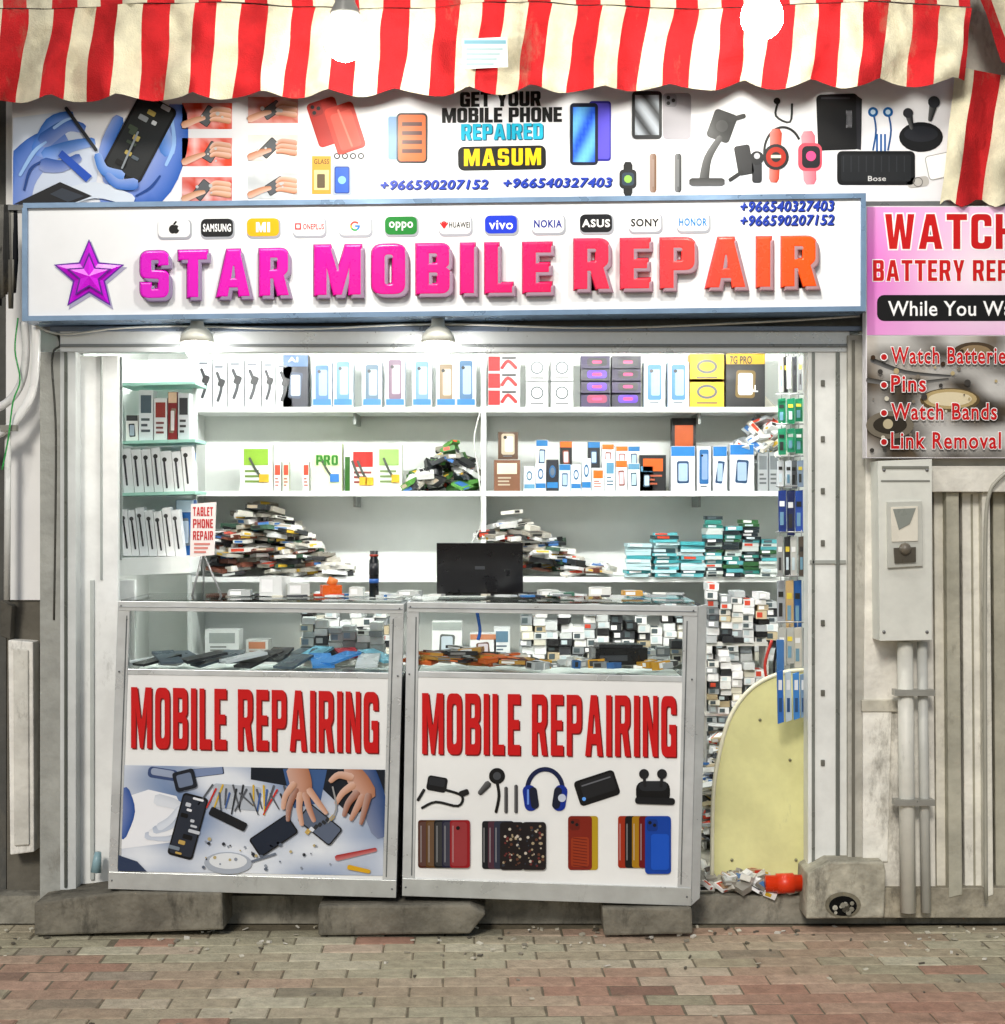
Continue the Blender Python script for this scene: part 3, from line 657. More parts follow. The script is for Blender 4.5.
def posterL(P):
    mrep(P,131,687,378,748,5)
    P.xf=lambda a,b:(min(386,a-(b-765)*.02-1),max(766,min(b,874))+(a-118)*.018-1)
    P.item();P.grid(121,765,386,872,lambda a,c:mixc(mixc('#e6ebf2','#6f88b0',.45+1.1*noise.noise((a*.014,c*.025,3))),'#2b3140',(0.55 if a>340 and c<800 else 0)),30,14)
    base=P.L
    def I():P.item(base)
    I();P.poly([(252,766),(386,766),(386,800),(352,812),(315,778),(290,784),(252,778)],'#101824');P.poly([(284,767),(328,767),(322,800),(296,806),(290,790)],'#3a5a8c');P.stroke([(366,768),(376,800),(384,826)],[22,26,22],'#21467f',hi=.2)
    I();P.poly([(121,800),(150,790),(178,796),(190,820),(176,842),(122,850)],'#f4f6fa');P.stroke([(126,792),(130,812),(124,836)],[10,14,10],'#2555a5',hi=.2);P.stroke([(160,800),(180,806),(184,822)],[12,10,8],'#dde3ec',hi=.14)
    for i in range(4):P.stroke([(150+i*4,836-i*3),(172,838-i*6),(190-i*3,832-i*8)],[8,7,5],['#c6d0e0','#f0f3f8','#bcc8da','#dae2ee'][i],hi=.15)
    P.phone(190,826,26,64,14,'#0c0e12','#2a303c')
    for i in range(11):P.rr(190+U(-8,8)-(i-5)*1.3,826+(i-5)*5.4,U(4,12),U(2,5),1,14,random.choice(['#7b8794','#c4a45a','#0e0f12','#c7ccd4','#e8eaf0']));P.L-=.6
    P.L=int(P.L)+1;P.rr(186,780,22,20,3,-15,'#151b26');P.rr(186,780,15,13,2,-15,'#6f7d96')
    I();P.rr(164,774,30,11,4,8,'#3a4c76');P.rr(164,773,24,7,3,8,'#98a4bc');P.item(base);P.phone(208,771,9,34,82,'#1c2a48','#7b8cb0')
    P.item(base+3);P.rr(238,796,48,24,3,4,'#b5bcc6')
    for i in range(22):
        P.item(base+8+i%3);x=214+i*3.4;P.stroke([(x,784+(i%3)*4),(x+U(-14,14),804+(i%4)*3)],[2.0,1.3],random.choice(['#2a2c30','#c8322c','#d8b23a','#405f9c','#55585e']),False)
    P.item(base+12);P.rr(230,818,40,9,2,25,'#14171c')
    P.item(base+12);P.phone(276,834,22,46,55,'#0e1014','#1b2434');P.phone(322,822,22,42,-52,'#1a1c22','#5a6478')
    for i in range(7):P.rr(322+(i-3)*4,822-(i-3)*2.4,U(3,7),U(3,5),1,-52,random.choice(['#c4a45a','#2a2c30','#d8dce4']));P.L-=.6
    P.L=int(P.L)+1
    sk='#b97a58';sk2='#985a3c';sk3='#cc9474'
    P.item(base+14);P.stroke([(298,766),(302,780),(304,792)],[22,22,19],sk,hi=.22);P.stroke([(297,788),(291,804),(290,818)],[7,6,4],sk2,hi=.25);P.stroke([(302,792),(301,806),(304,822)],[7,6,4.5],sk3,hi=.25);P.stroke([(307,792),(311,806),(316,818)],[7,6,4.5],sk,hi=.25);P.stroke([(311,788),(320,800),(328,810)],[7,6,4.5],sk3,hi=.25);P.stroke([(295,782),(287,794),(285,806)],[7,6,4.5],sk3,hi=.25)
    P.item(base+14);P.stroke([(352,766),(360,778),(368,790)],[16,21,20],sk,hi=.22);P.stroke([(354,782),(344,790),(338,800)],[8,6.5,4.5],sk3,hi=.25);P.stroke([(358,790),(350,800),(346,812)],[8,6.5,4.5],sk2,hi=.25);P.stroke([(364,794),(358,806),(353,816)],[8,6.5,4.5],sk,hi=.25);P.stroke([(352,774),(340,772),(332,778)],[8,7,5],sk3,hi=.25);P.stroke([(370,792),(366,808),(363,820)],[7,6,4],sk2,hi=.25);P.stroke([(334,784),(338,806),(330,820)],[1.6,1.8,1],'#999999')
    P.item(base+10);P.circ(231,862,24,'#aab2be',ry=11);P.circ(231,860,19,'#e2e6ea',ry=8);P.item(base+10);P.stroke([(340,855),(378,846)],[6,4],'#b01515',False,hi=.2);P.stroke([(352,864),(372,868)],[5,4],'#d8a51c',False)
    P.item(base+10);P.stroke([(255,860),(278,852)],2.5,'#6a7382',False);P.item(base+10);P.poly([(121,856),(140,862),(150,872),(121,872)],'#2e3c58')
    for i in range(34):P.item(base+13);P.circ(U(205,335),U(838,868),U(.8,2.0),random.choice(['#5d6675','#b9a87a','#2c2f36','#8e96a2']),n=7)
    P.xf=None
def posterR(P):
    mrep(P,422,693,676,754,3)
    P.item();P.rr(437,784,20,15,3,10,'#101113');P.rr(437,782,16,8,2,10,'#26282c');P.stroke([(424,790),(418,800)],3,'#1c1c1e');P.stroke([(446,790),(462,796),(458,806),(436,802),(422,808)],2.6,'#181818');P.rr(464,793,10,6,2,-20,'#1b1b1d')
    P.item();P.circ(497,776,8,'#101113');P.circ(497,776,4,'#45484c');P.stroke([(497,782),(499,796),(496,812)],3,'#181818');P.stroke([(488,784),(480,793)],[7,5],'#1c1e20',hi=.15);P.stroke([(506,788),(506,812)],3.5,'#202022',hi=.15);P.stroke([(516,786),(516,812)],3.5,'#2a2a2c',hi=.15)
    P.item();P.ring(545,790,20,4.5,'#101c45',ry=23,a0=175,a1=365);P.rr(530,798,13,26,6,-8,'#0a2c90');P.rr(560,798,13,26,6,8,'#0a2c90');P.rr(534,798,8,22,4,-8,'#151b30');P.rr(557,798,8,22,4,8,'#151b30');P.circ(562,798,4,'#c8d0e0');P.stroke([(528,790),(528,804)],2,'#6f96e8')
    P.item();P.rr(597,788,42,26,4,-18,'#101012');P.rr(598,786,34,18,3,-18,'#202124');P.circ(584,799,2,'#66aaff',n=8);P.stroke([(582,786),(610,777)],1.4,'#6a6c72',False)
    P.item();P.rr(653,792,34,22,8,0,'#0d0d0f');P.rr(653,786,28,10,5,0,'#26282c');P.circ(644,774,5,'#1b1b1e');P.stroke([(644,776),(645,786)],3,'#1b1b1e');P.circ(662,774,5,'#1b1b1e');P.stroke([(662,776),(661,786)],3,'#1b1b1e');P.rr(655,801,40,7,3,2,'#17181b')
    P.item()
    for i,c in enumerate(['#4b2010','#5c3c14','#121316','#1c1c34','#93101a']):
        P.phone(428+i*8,844,20,48,0,c,None);P.rr(428+i*8-1,844,16,44,3,0,mixc(c,'#ffffff',.03));P.stroke([(421+i*8,826),(421+i*8,862)],1,mixc(c,'#ffffff',.25),False)
    P.circ(458,828,2,'#101010',n=8)
    P.item()
    for i,c in enumerate(['#14161c','#4b2b38','#2c3040']):P.phone(492+i*6,845,20,48,0,c,None);P.stroke([(484+i*6,828),(484+i*6,862)],1,mixc(c,'#ffffff',.25),False)
    for k,cx in enumerate((512,534)):
        P.phone(cx,846,24,48,0,'#1c1618',None);
        for i in range(46):P.circ(cx+U(-9,9),846+U(-20,20),U(.7,1.7),random.choice(['#a9987c','#5d3a2c','#c9bfb0','#6a2b2b','#303642']),n=7);P.L-=.9
        P.L=int(P.L)+1
    P.item();P.phone(588,843,20,54,0,'#b8981a',None);P.phone(580,843,24,54,0,'#7e2010',None,2);P.rr(580,852,18,30,3,0,'#983414')
    for i in range(10):P.stroke([(573,838+i*3),(587,840+i*3)],.8,'#6a1a0a',False);P.L-=.9
    P.item()
    for i,c in enumerate(['#a02c10','#101114','#a87a10','#6a0912']):P.phone(628+i*7,842,20,52,0,c,None);P.stroke([(620+i*7,824),(620+i*7,860)],1,mixc(c,'#ffffff',.25),False)
    P.phone(658,845,26,58,0,'#0a40a0',None,2);P.rr(660,852,18,36,3,0,'#1252c0')
for nm,a in(('display_counter',((118,601),(404,604),(396,898),(108,889),0,posterL)),('display_counter.001',((407,602),(698,606),(691,906),(402,896),1,posterR))):
    e,M=counter(nm,*a)
zs=W(0,672,-.15)[2]+.006
b=B()
for i in range(20):
    x=142+i*12.3+U(-5,5);y=U(-.06,.14);X=W(x,0,y)[0];z=zs+.02+.008*(i%3)
    b.box3((X,y,z),(.078,.155,.009),(U(.1,.25),U(-.04,.04),U(-1.1,1.1)),'plastic',random.choice(['#17181b','#26292e','#3a8ad8','#d7dde2','#55636e','#7fc3dd','#0f0f12','#eff3f5','#2a2c30','#b02838']),top=None)
b.done('mobile_phones')
def smallboxes(name,x0,x1,ytop,zb,y,n,cols,mat='card'):
    b=B()
    w=(x1-x0)/n
    for i in range(n):
        X=W(x0+w*(i+.5),0,y)[0];s=w*(D+y)/F;z=zb;zt=W(0,ytop+U(0,12),y)[2]
        while z<zt:
            h=U(.018,.034);b.box3((X+U(-.004,.004),y+U(-.01,.01),z+h/2),(s*.93,.09,h*.92),(0,0,U(-.06,.06)),mat,jit(random.choice(cols),.12),top=random.choice(['#f4f4f4','#2a2a2a','#c9c9c9','#8aa0b4']) if R()<.6 else None);z+=h
    return b.done(name)
SB=['#eceeee','#d8dcdc','#b4b9bb','#8d9295','#f0f0ec','#3a3c40','#e0dccc','#eef0f0']
smallboxes('battery_boxes',302,384,622,zs,.28,6,SB)
smallboxes('battery_boxes.001',640,684,640,zs,.2,3,SB)
b=B()
for i in range(34):
    x=U(416,520);y=U(-.08,.1);X=W(x,0,y)[0];k=max(0,1-abs(x-455)/80)
    b.box3((X,y,zs+.01+k*U(0,.07)),(U(.05,.12),U(.05,.09),U(.008,.02)),(U(-.12,.12),U(-.12,.12),U(-.7,.7)),'card',random.choice(['#1c1d20','#2b2c30','#e8e6e0','#d8662a','#c9ccd0','#b98a3a','#f0f0ee','#5b2a22']),top=random.choice(['#e07030','#f0f0f0','#888888',None]))
b.done('boxed_accessories')
b=B();p=W(618,658,.05)
b.box3((p[0],.05,zs+.035),(.19,.12,.06),(0,0,.15),'plastic','#17181a');b.box3((p[0],.05,zs+.072),(.16,.1,.012),(0,.02,.15),'plastic','#2c2e32');b.box3((p[0]-.02,-.014,zs+.03),(.1,.006,.02),(0,0,.15),'plastic','#44474c')
b.done('card_printer')
b=B()
for i in range(44):
    x=U(520,684);y=U(-.1,.1);b.box3((W(x,0,y)[0],y,zs+.012),(U(.02,.06),U(.02,.05),U(.01,.03)),(U(-.1,.1),U(-.1,.1),U(-1,1)),'card',random.choice(SB+['#c8442c','#3b6fae','#d8a030']),top=random.choice(['#333333','#ffffff',None]))
b.done('spare_parts')
b=B();b.tube([W(p,q,-.05) for p,q in catmull([(477,612),(480,630),(478,640)],4)],.006,'plastic','#2b6bd0',8);b.done('blue_screwdriver')
# ------------------------------------------------------------ things on counter tops
zc=W(0,602,-.15)[2]+.01
b=B();x0=W(437,0,.1)[0];x1=W(523,0,.1)[0]
def lq(u,v):
    return (x0+(x1-x0)*u,.08-.05*v,zc+.012+v*.18)
vs=[lq(0,0),lq(1,0),lq(.995,1),lq(.005,1)];b.mesh(vs+[(a,c+.008,d) for a,c,d in vs],[(0,1,2,3),(4,7,6,5),(0,4,5,1),(1,5,6,2),(2,6,7,3),(3,7,4,0)],'plastic','#17181c')
b.wbox(x0,x1,.09,.31,zc,zc+.014,'plastic','#202126')
b.tube([(x0+.04,.088,zc+.014),(x1-.04,.088,zc+.014)],.007,'plastic','#101012',8)
c0=lq(.5,.5);b.box3((c0[0],c0[1]-.0015,c0[2]),(.035,.001,.012),(.24,0,0),'alu','#55585e')
b.done('laptop',bevel=.002)
b=B();p=W(374,0,.0)
b.tube([(p[0],0,zc),(p[0],0,zc+.13),(p[0],0,zc+.138),(p[0],0,zc+.165)],[.017,.017,.013,.015],'plastic','#16171a',14);b.tube([(p[0],0,zc+.05),(p[0],0,zc+.065)],.0178,'plastic','#3b6fc0',14);b.tube([(p[0],0,zc+.08),(p[0],0,zc+.12)],.0178,'plastic','#2a2b30',14);b.tube([(p[0],0,zc+.145),(p[0],0,zc+.152)],.0162,'plastic','#b03a2a',14)
b.done('spray_bottle')
b=B();p=W(331,0,.05)
b.box3((p[0],.05,zc+.02),(.07,.05,.04),(0,0,.3),'plastic','#e0601c');b.tube([(p[0],.05,zc+.04),(p[0]+.01,.05,zc+.065)],.018,'plastic','#e8823a',12);b.tube([(p[0]-.06,.03,zc+.005),(p[0]+.05,.02,zc+.006)],.005,'plastic','#c73a1a',8)
b.done('tape_dispenser')
b=B()
for x,w,h,c in((275,.09,.07,'#e9ebe9'),(298,.08,.045,'#d5d8d4'),(357,.05,.03,'#e4e6e2'),(410,.08,.018,'#c5c9c6'),(548,.07,.02,'#dfe1dd'),(560,.1,.012,'#3a6f5a'),(600,.08,.03,'#e9e9e4'),(632,.07,.018,'#d8a24a'),(240,.08,.02,'#b9bdbb')):
    b.box3((W(x,0,.1)[0],.1,zc+h/2),(w,.07,h),(0,0,U(-.4,.4)),'card',c,top='#ffffff')
for i in range(44):
    x=U(205,690);b.box3((W(x,0,.05)[0],U(-.05,.25),zc+.004),(U(.02,.08),U(.01,.05),.007),(0,0,U(-1,1)),'card',random.choice(SB+['#3f7fc0','#4a4c50']))
b.done('paper_pads')
b=B();y=.2
vs=[W(191,504,y),W(216,502,y),W(214,555,y),W(190,557,y)]
b.mesh(vs+[(p[0],p[1]+.012,p[2]) for p in vs],[(0,1,2,3),(4,7,6,5),(0,4,5,1),(1,5,6,2),(2,6,7,3),(3,7,4,0)],'print','#f6ece8')
P=Pic(b,y-.001)
for i,t in enumerate(('TABLET','PHONE','REPAIR')):P.item();P.text(t,193,507+i*12,213,516+i*12,'#c4282c',-.01,0,.1,block=True)
for i in range(3):P.item();P.rect(194,543+i*4,210-i*2,545+i*4,'#d8867c')
b.tube([W(202,555,y+.02),W(192,597,y-.02)],.004,'alu','#9a9a9a',6);b.tube([W(204,555,y+.02),W(222,597,y-.02)],.004,'alu','#9a9a9a',6);b.tube([W(203,555,y+.02),W(204,594,y+.12)],.004,'alu','#9a9a9a',6)
b.done('leaflet_stand')
# ------------------------------------------------------------ interior shelves
YF=1.28
sh=B()
SZ={}
for nm,py in(('a',407),('b',491),('c',577)):
    z=W(0,py,YF)[2];SZ[nm]=z
    sh.wbox(W(192,0,YF)[0],W(784,0,YF)[0],YF,1.6,z-.022,z,'interior','#f2f5f3')
sh.wbox(W(481,0,YF)[0],W(486,0,YF)[0],YF+.004,1.598,SZ['c'],2.43,'interior','#f2f5f3')
sh.wbox(W(192,0,YF)[0]-.02,W(192,0,YF)[0],YF+.002,1.598,.1,2.43,'interior','#d9dedb')
for z in(SZ['c']-.36,SZ['c']-.72): sh.wbox(W(192,0,YF)[0],W(784,0,YF)[0],YF,1.6,z-.02,z,'interior','#dfe4e2')
for px in (352,700):
    for k in 'ab':
        sh.wbox(W(px,0,YF)[0],W(px,0,YF)[0]+.012,1.35,1.598,SZ[k]-.07,SZ[k]-.022,'alu','#8d9290')
sh.done('wall_shelves')
def pbox(b,x0,x1,ptop,zb,y,dep,col,acc,style):
    pb=PY(zb,y);b.rect(x0,ptop,x1,pb,y,dep,'card',col)
    P=Pic(b,y-.0006,'card',.0006);w=x1-x0;h=pb-ptop
    if style==0:
        P.rect(x0+.3,ptop+h*.72,x1-.3,ptop+h*.9,acc);P.item();P.circ((x0+x1)/2,ptop+h*.38,w*.28,mixc(acc,'#222222',.4),ry=h*.2,n=14);P.circ((x0+x1)/2,ptop+h*.38,w*.18,mixc(col,'#8899aa',.4),ry=h*.13,n=12)
    elif style==1:
        P.rect(x0+.3,ptop+.3,x1-.3,ptop+h*.22,acc);P.item();P.rr((x0+x1)/2,ptop+h*.58,w*.5,h*.5,w*.08,U(-8,8),mixc('#1a1c20',acc,.25));P.rr((x0+x1)/2,ptop+h*.58,w*.38,h*.4,w*.06,0,mixc(acc,'#c8d8e8',.6))
    elif style==2:
        P.ring((x0+x1)/2,ptop+h*.45,w*.3,max(1,w*.07),'#4d5458',ry=h*.25);P.item();P.rect(x0+w*.2,ptop+h*.82,x1-w*.2,ptop+h*.87,'#444444')
    elif style==3:
        for k in range(3):P.item();P.rect(x0+w*.15,ptop+h*(.15+.12*k),x0+w*(.5+.3*R()),ptop+h*(.2+.12*k),acc)
        P.item();P.stroke([(x0+w*.2,ptop+h*.85),(x0+w*.5,ptop+h*.6),(x0+w*.75,ptop+h*.8)],w*.1,mixc(acc,'#111111',.5))
    elif style==4:
        P.rect(x0+w*.12,ptop+h*.1,x1-w*.12,ptop+h*.45,acc);P.item();
        for k in range(3):P.item();P.rect(x0+w*.15,ptop+h*(.55+.11*k),x1-w*(.15+.3*R()),ptop+h*(.6+.11*k),mixc(acc,'#444444',.5))
    elif style==5:
        P.rr((x0+x1)/2,ptop+h*.45,w*.66,h*.78,w*.1,0,mixc(acc,'#203040',.35));P.rr((x0+x1)/2+w*.05,ptop+h*.45,w*.42,h*.58,w*.08,0,mixc(acc,'#ffffff',.2));P.circ(x0+w*.36,ptop+h*.2,w*.09,'#111111',n=8);P.item(2);P.rect(x0+w*.25,ptop+h*.88,x0+w*.7,ptop+h*.91,'#606870')
z=SZ['a']
b=B();x=197
while x<280:
    w=U(11,17);t=360+U(-4,6);pbox(b,x,x+w,t,z,1.3,.1,jit('#d6dadd',.08),'#50606e',9)
    P=Pic(b,1.297,'card');P.stroke([(x+w*.3,t+10),(x+w*.6,t+24),(x+w*.35,t+38)],w*.2,'#2a2c31');P.rr(x+w*.6,t+20,w*.45,w*.55,2,20,'#15161a');P.item(1);P.rect(x+w*.15,t+3,x+w*.7,t+5,'#6a7078');x+=w+1.0
pbox(b,283,308,355,z,1.3,.1,'#1c1f2c','#40608c',1);P=Pic(b,1.297,'card');P.text('AI',288,357,298,362,'#e8e8f0',.02)
for x,c,a,s in((312,'#b4c6da','#3f74b0',5),(333,'#d0dae2','#5a8fb8',5),(362,'#ccd2d8','#526f82',5),(385,'#d0dae4','#78586c',5),(412,'#d6dade','#6c98b0',5),(436,'#d6dade','#98805c',5),(456,'#d8dee2','#4a749a',5)):
    pbox(b,x,x+20,361+U(-5,3),z,1.3,.09,c,a,s)
    P=Pic(b,1.297,'card');P.rect(x+1,399,x+19,405,'#1e66b0')
b.done('phone_boxes')
b=B()
for r in range(3):
    pbox(b,488,520,356+r*17,z+(2-r)*.074,1.3,.1,'#c8caca','#d42a25',9);P=Pic(b,1.298,'card');P.rect(488.5,356.5+r*17,500,371+r*17,'#b00c10');P.stroke([(502,368+r*17),(508,361+r*17),(516,368+r*17)],3.4,'#a00c0c');P.item(2);P.rect(502,357+r*17,516,359+r*17,'#222222')
for x in(526,551):
    for r in range(2):pbox(b,x,x+22,356+r*25,z+(1-r)*.11,1.3,.1,'#d4d6d6','#777777',2)
for r in range(4):
    for x in(581,612):
        pbox(b,x,x+29,356+r*12.3,z+(3-r)*.055,1.3,.1,random.choice(['#180a30','#100c24','#20103c']),'#7a4ab0',9);P=Pic(b,1.298,'card');P.rr(x+16,362+r*12.3,20,8,3,0,random.choice(['#4a1ea0','#101018','#801c46']));P.rr(x+16,362+r*12.3,10,3,1.5,0,'#b82860')
for x in(644,668):pbox(b,x,x+21,362,z,1.3,.1,'#ccdae8','#3f84bc',5)
for r in range(2):pbox(b,690,724,354+r*25,z+(1-r)*.11,1.3,.1,'#d4a400','#a07c10',2)
pbox(b,726,765,352,z,1.3,.1,'#0a0a0c','#c49800',1);P=Pic(b,1.297,'card');P.text('7G PRO',730,356,752,364,'#1a1a1a',.02);P.item();P.text('DUAL',738,385,758,392,'#f0f0f0',.02)
b.done('headphone_boxes')
z=SZ['b'];b=B()
for x,w,c,a,s in((240,32,'#e0e4de','#7fa82a',4),(312,30,'#dce8b8','#8fc83c',9),(345,24,'#205a10','#e6e2d8',1),(350,26,'#e0d8ce','#a01c14',4),(376,26,'#d6decf','#88a85c',4),):
    t=446+U(-3,3);pbox(b,x,x+w,t,z,1.3+(.02 if x==345 else 0),.08,c,a,s)
    P=Pic(b,1.295,'card');P.stroke([(x+w*.3,t+14),(x+w*.5,t+26),(x+w*.7,t+34)],2.4,'#3a4038');P.item(1);P.rect(x+w*.6,t+30,x+w*.9,t+38,random.choice(['#d8a020','#c83a28','#2a6ab0']))
P=Pic(b,1.293,'card');P.text('PRO',316,455,338,465,'#1a6a00',.0,0,.1,block=True)
for x,w in((274,7),(283,6),(303,6)):pbox(b,x,x+w,462,z,1.34,.05,random.choice(['#e8e8e4','#c8d0b8']),'#c8442c',4)
b.done('charger_boxes')
TP=['#f0f0ee','#222222','#c9ccc8','#b8a890','#c8442c','#3b6fae','#d8b030',None,None,None]
def heap(name,x0,x1,ptop,zb,y0,y1,n,cols,szr=(.05,.13),tilt=.35,peak=.5):
    b=B()
    for i in range(n):
        u=R();x=x0+(x1-x0)*u;y=U(y0,y1)
        hm=(W(0,ptop,y0)[2]-zb)*max(.12,1-abs(u-peak)*1.5)
        z=zb+.01+hm*R()**.7
        b.box3((W(x,0,y)[0],y,z),(U(*szr),U(.03,.09),U(.01,.024)),(U(-tilt,tilt),U(-tilt,tilt)*.7,U(-1,1)),'card',jit(random.choice(cols),.15),top=random.choice(TP))
    return b.done(name)
DK=['#1c1e20','#2e3032','#e4e5e1','#f0eee8','#8a857a','#bdb9ae','#6a3a2a','#3a5a48','#d0ccc0','#e8e4da']
z=SZ['b']
heap('packaged_cables',408,476,446,z,1.32,1.5,110,['#16181a','#3a3c3e','#d9dad6','#4f8a3a','#3f7034','#9a958a','#e8eae6'],(.03,.09),.7,.6)
z=SZ['b'];b=B()
pbox(b,494,520,460,z,1.3,.08,'#6a4630','#d9cbb0',4);pbox(b,498,518,432,z+.14,1.32,.05,'#4a3424','#cfc0a4',5)
x=524
while x<650:
    w=U(9,13);pbox(b,x,x+w,462+U(-4,6),z,1.3,.07,random.choice(['#d8dfe4','#dfe5e8','#1a1c22','#c4dcee','#f0f0ec']),random.choice(['#1f68a0','#d86010','#1a1c20','#4f82a0']),random.choice([1,0,4]));x+=w+.7
for x in(536,560,588,602,616,628):pbox(b,x,x+12,444+U(-5,6),z+.1,1.36,.05,random.choice(['#d8dfe4','#15161a','#d6d0c0']),random.choice(['#1f68a0','#d86010']),1)
pbox(b,640,666,455,z,1.3,.07,'#0e0f12','#c8540f',4);pbox(b,672,696,418,z+.01,1.42,.07,'#101214','#a84808',4)
for x in(671,697,713,730):pbox(b,x,x+(24 if x in(671,730) else 14),446+U(-2,4),z,1.3,.07,'#e4e8ec',random.choice(['#1a6cb0','#4c88b8']),random.choice([1,5]))
for x in(758,769):pbox(b,x,x+10,452,z,1.3,.07,'#a5a9ab','#6d7376',4)
b.done('earphone_boxes')
heap('crumpled_wrappers',734,782,405,z+.12,1.32,1.5,60,['#e8eaea','#c9cdce','#9ea3a5','#d9d4c8'],(.03,.09),1.2,.6)
z=SZ['c']
heap('used_battery_pile',215,342,502,z,1.3,1.5,300,DK,(.06,.13),.22,.36)
heap('used_battery_pile.001',484,602,512,z,1.3,1.5,140,DK+['#f0f0ee','#e8e8e4','#f4f4f2'],(.06,.13),.25,.25)
def stacks(name,x0,x1,n,tops,cols,y=1.32,zb=None,dep=.12,hh=(.012,.02)):
    b=B();w=(x1-x0)/n
    for i in range(n):
        X=W(x0+w*(i+.5),0,y)[0];s=w*(D+y)/F;zz=zb;zt=W(0,tops[i%len(tops)],y)[2]
        while zz<zt:
            h=U(*hh);b.box3((X+U(-.006,.006),y+U(-.01,.01),zz+h/2),(s*.9,dep,h*.92),(0,U(-.02,.02),U(-.1,.1)),'card',jit(random.choice(cols),.12),top=random.choice(['#ffffff','#4a565a','#c8d8dc','#c8442c' if R()<.3 else None,None]));zz+=h
    return b.done(name)
stacks('screen_protector_stacks',624,704,3,[545,535,542],['#5cb0b8','#bfdfe4','#1c3a40','#3f9ca4','#c4e4e8'],zb=z)
stacks('screen_protector_stacks.001',704,776,4,[518,528,522,540],['#2a7a70','#c8d8d4','#18242a','#56a8b0','#2a5a30','#d8e0dc'],zb=z)
zz=SZ['c']-.36
BW=SB+['#1c1c1e','#e8e8e6','#c8b898','#2a2c30']
stacks('stock_boxes',302,390,7,[612,620,615,624],BW,y=1.31,zb=zz,dep=.15,hh=(.025,.04))
stacks('stock_boxes.001',520,776,20,[618,606,624,612,630,600],BW,y=1.31,zb=zz,dep=.15,hh=(.025,.04))
b=B()
for x,w,t in((205,34,630),(246,22,640),(432,30,622),(470,26,634),(494,16,628)):pbox(b,x,x+w,t,zz,1.31,.12,random.choice(['#e6eae8','#dfe3e4','#c8ccc8']),random.choice(['#5a7a90','#a0a8a4','#b87a5a']),random.choice([1,4]))
b.done('carton_boxes')
stacks('stock_boxes.002',560,776,18,[680,690,672,695],BW,y=1.31,zb=SZ['c']-.72,dep=.15,hh=(.03,.05))
b=B()
b.tube([W(p,q,1.27) for p,q in catmull([(480,412),(474,440),(478,470),(482,520),(470,545)],5)],.003,'plastic','#d0d0cc',6)
b.done('hanging_cable')
# ------------------------------------------------------------ left cabinet
b=B();yc=.45
b.prism([(92,357),(121,360),(121,575),(92,556)],yc,.03,'interior','#f2f5f3')
b.rect(121,360,196,575,yc+.26,.01,'interior','#e4eae8')
b.prism([(90,556),(121,558),(189,556),(189,573),(96,577)],yc-.01,.25,'interior','#eef2f0')
for py in(383,441,493): b.prism([(119,py),(195,py-2),(195,py+1),(119,py+3)],yc,.25,'interior','#9ed0c0')
b.rect(118,357,122,560,yc-.012,.01,'alu','#a9b0ae')
b.rect(192,357,196,570,yc+.2,.03,'interior','#dfe4e2')
b.done('wall_cabinet')
b=B()
def zz(py,y=yc):return W(0,py,y)[2]
zB_,zC,zD=zz(441),zz(493),zz(556)
for x,w,t,c,a in((126,12,415,'#e8e8e4','#3a3a3c'),(139,14,390,'#dfe3e6','#50606a'),(154,13,398,'#d9dcdc','#8c2a24'),(168,9,392,'#7a1014','#e0c0a0'),(178,11,393,'#c9ccd0','#2a2c30')):pbox(b,x,x+w,t,zB_,yc+.03,.08,c,a,random.choice([3,4,1]))
x=123
while x<190:
    w=U(8,11);t=448+U(-2,4)
    b.prism([(x-3,t),(x+w-3,t-1),(x+w+1,PY(zC,yc+.02)),(x+1,PY(zC,yc+.02))],yc+.02,.05,'card',random.choice(['#f2f4f4','#dde2e4','#e6e9ea']))
    P=Pic(b,yc+.019,'card');P.stroke([(x+1,t+8),(x+4,t+36)],2.0,'#3a3c42',False);P.circ(x+1.5,t+8,2.4,'#333333',n=8);x+=w+.6
x=123
while x<180:
    w=U(7,9);t=508+U(-2,4)
    b.prism([(x-4,t),(x+w-4,t-1),(x+w+1,PY(zD,yc+.02)),(x+1,PY(zD,yc+.02))],yc+.02,.05,'card',random.choice(['#f2f4f4','#dde2e4','#e6e9ea']))
    P=Pic(b,yc+.019,'card');P.stroke([(x,t+8),(x+4,t+38)],1.8,'#2c2e32',False);P.circ(x,t+8,2.2,'#444444',n=8);x+=w+.6
pbox(b,167,193,452,zC,yc+.1,.06,'#2a7ac8','#e8f0f8',4);pbox(b,176,194,500,zD,yc+.1,.06,'#1a5fa8','#d0e4f4',1)
b.done('boxed_smartwatches')
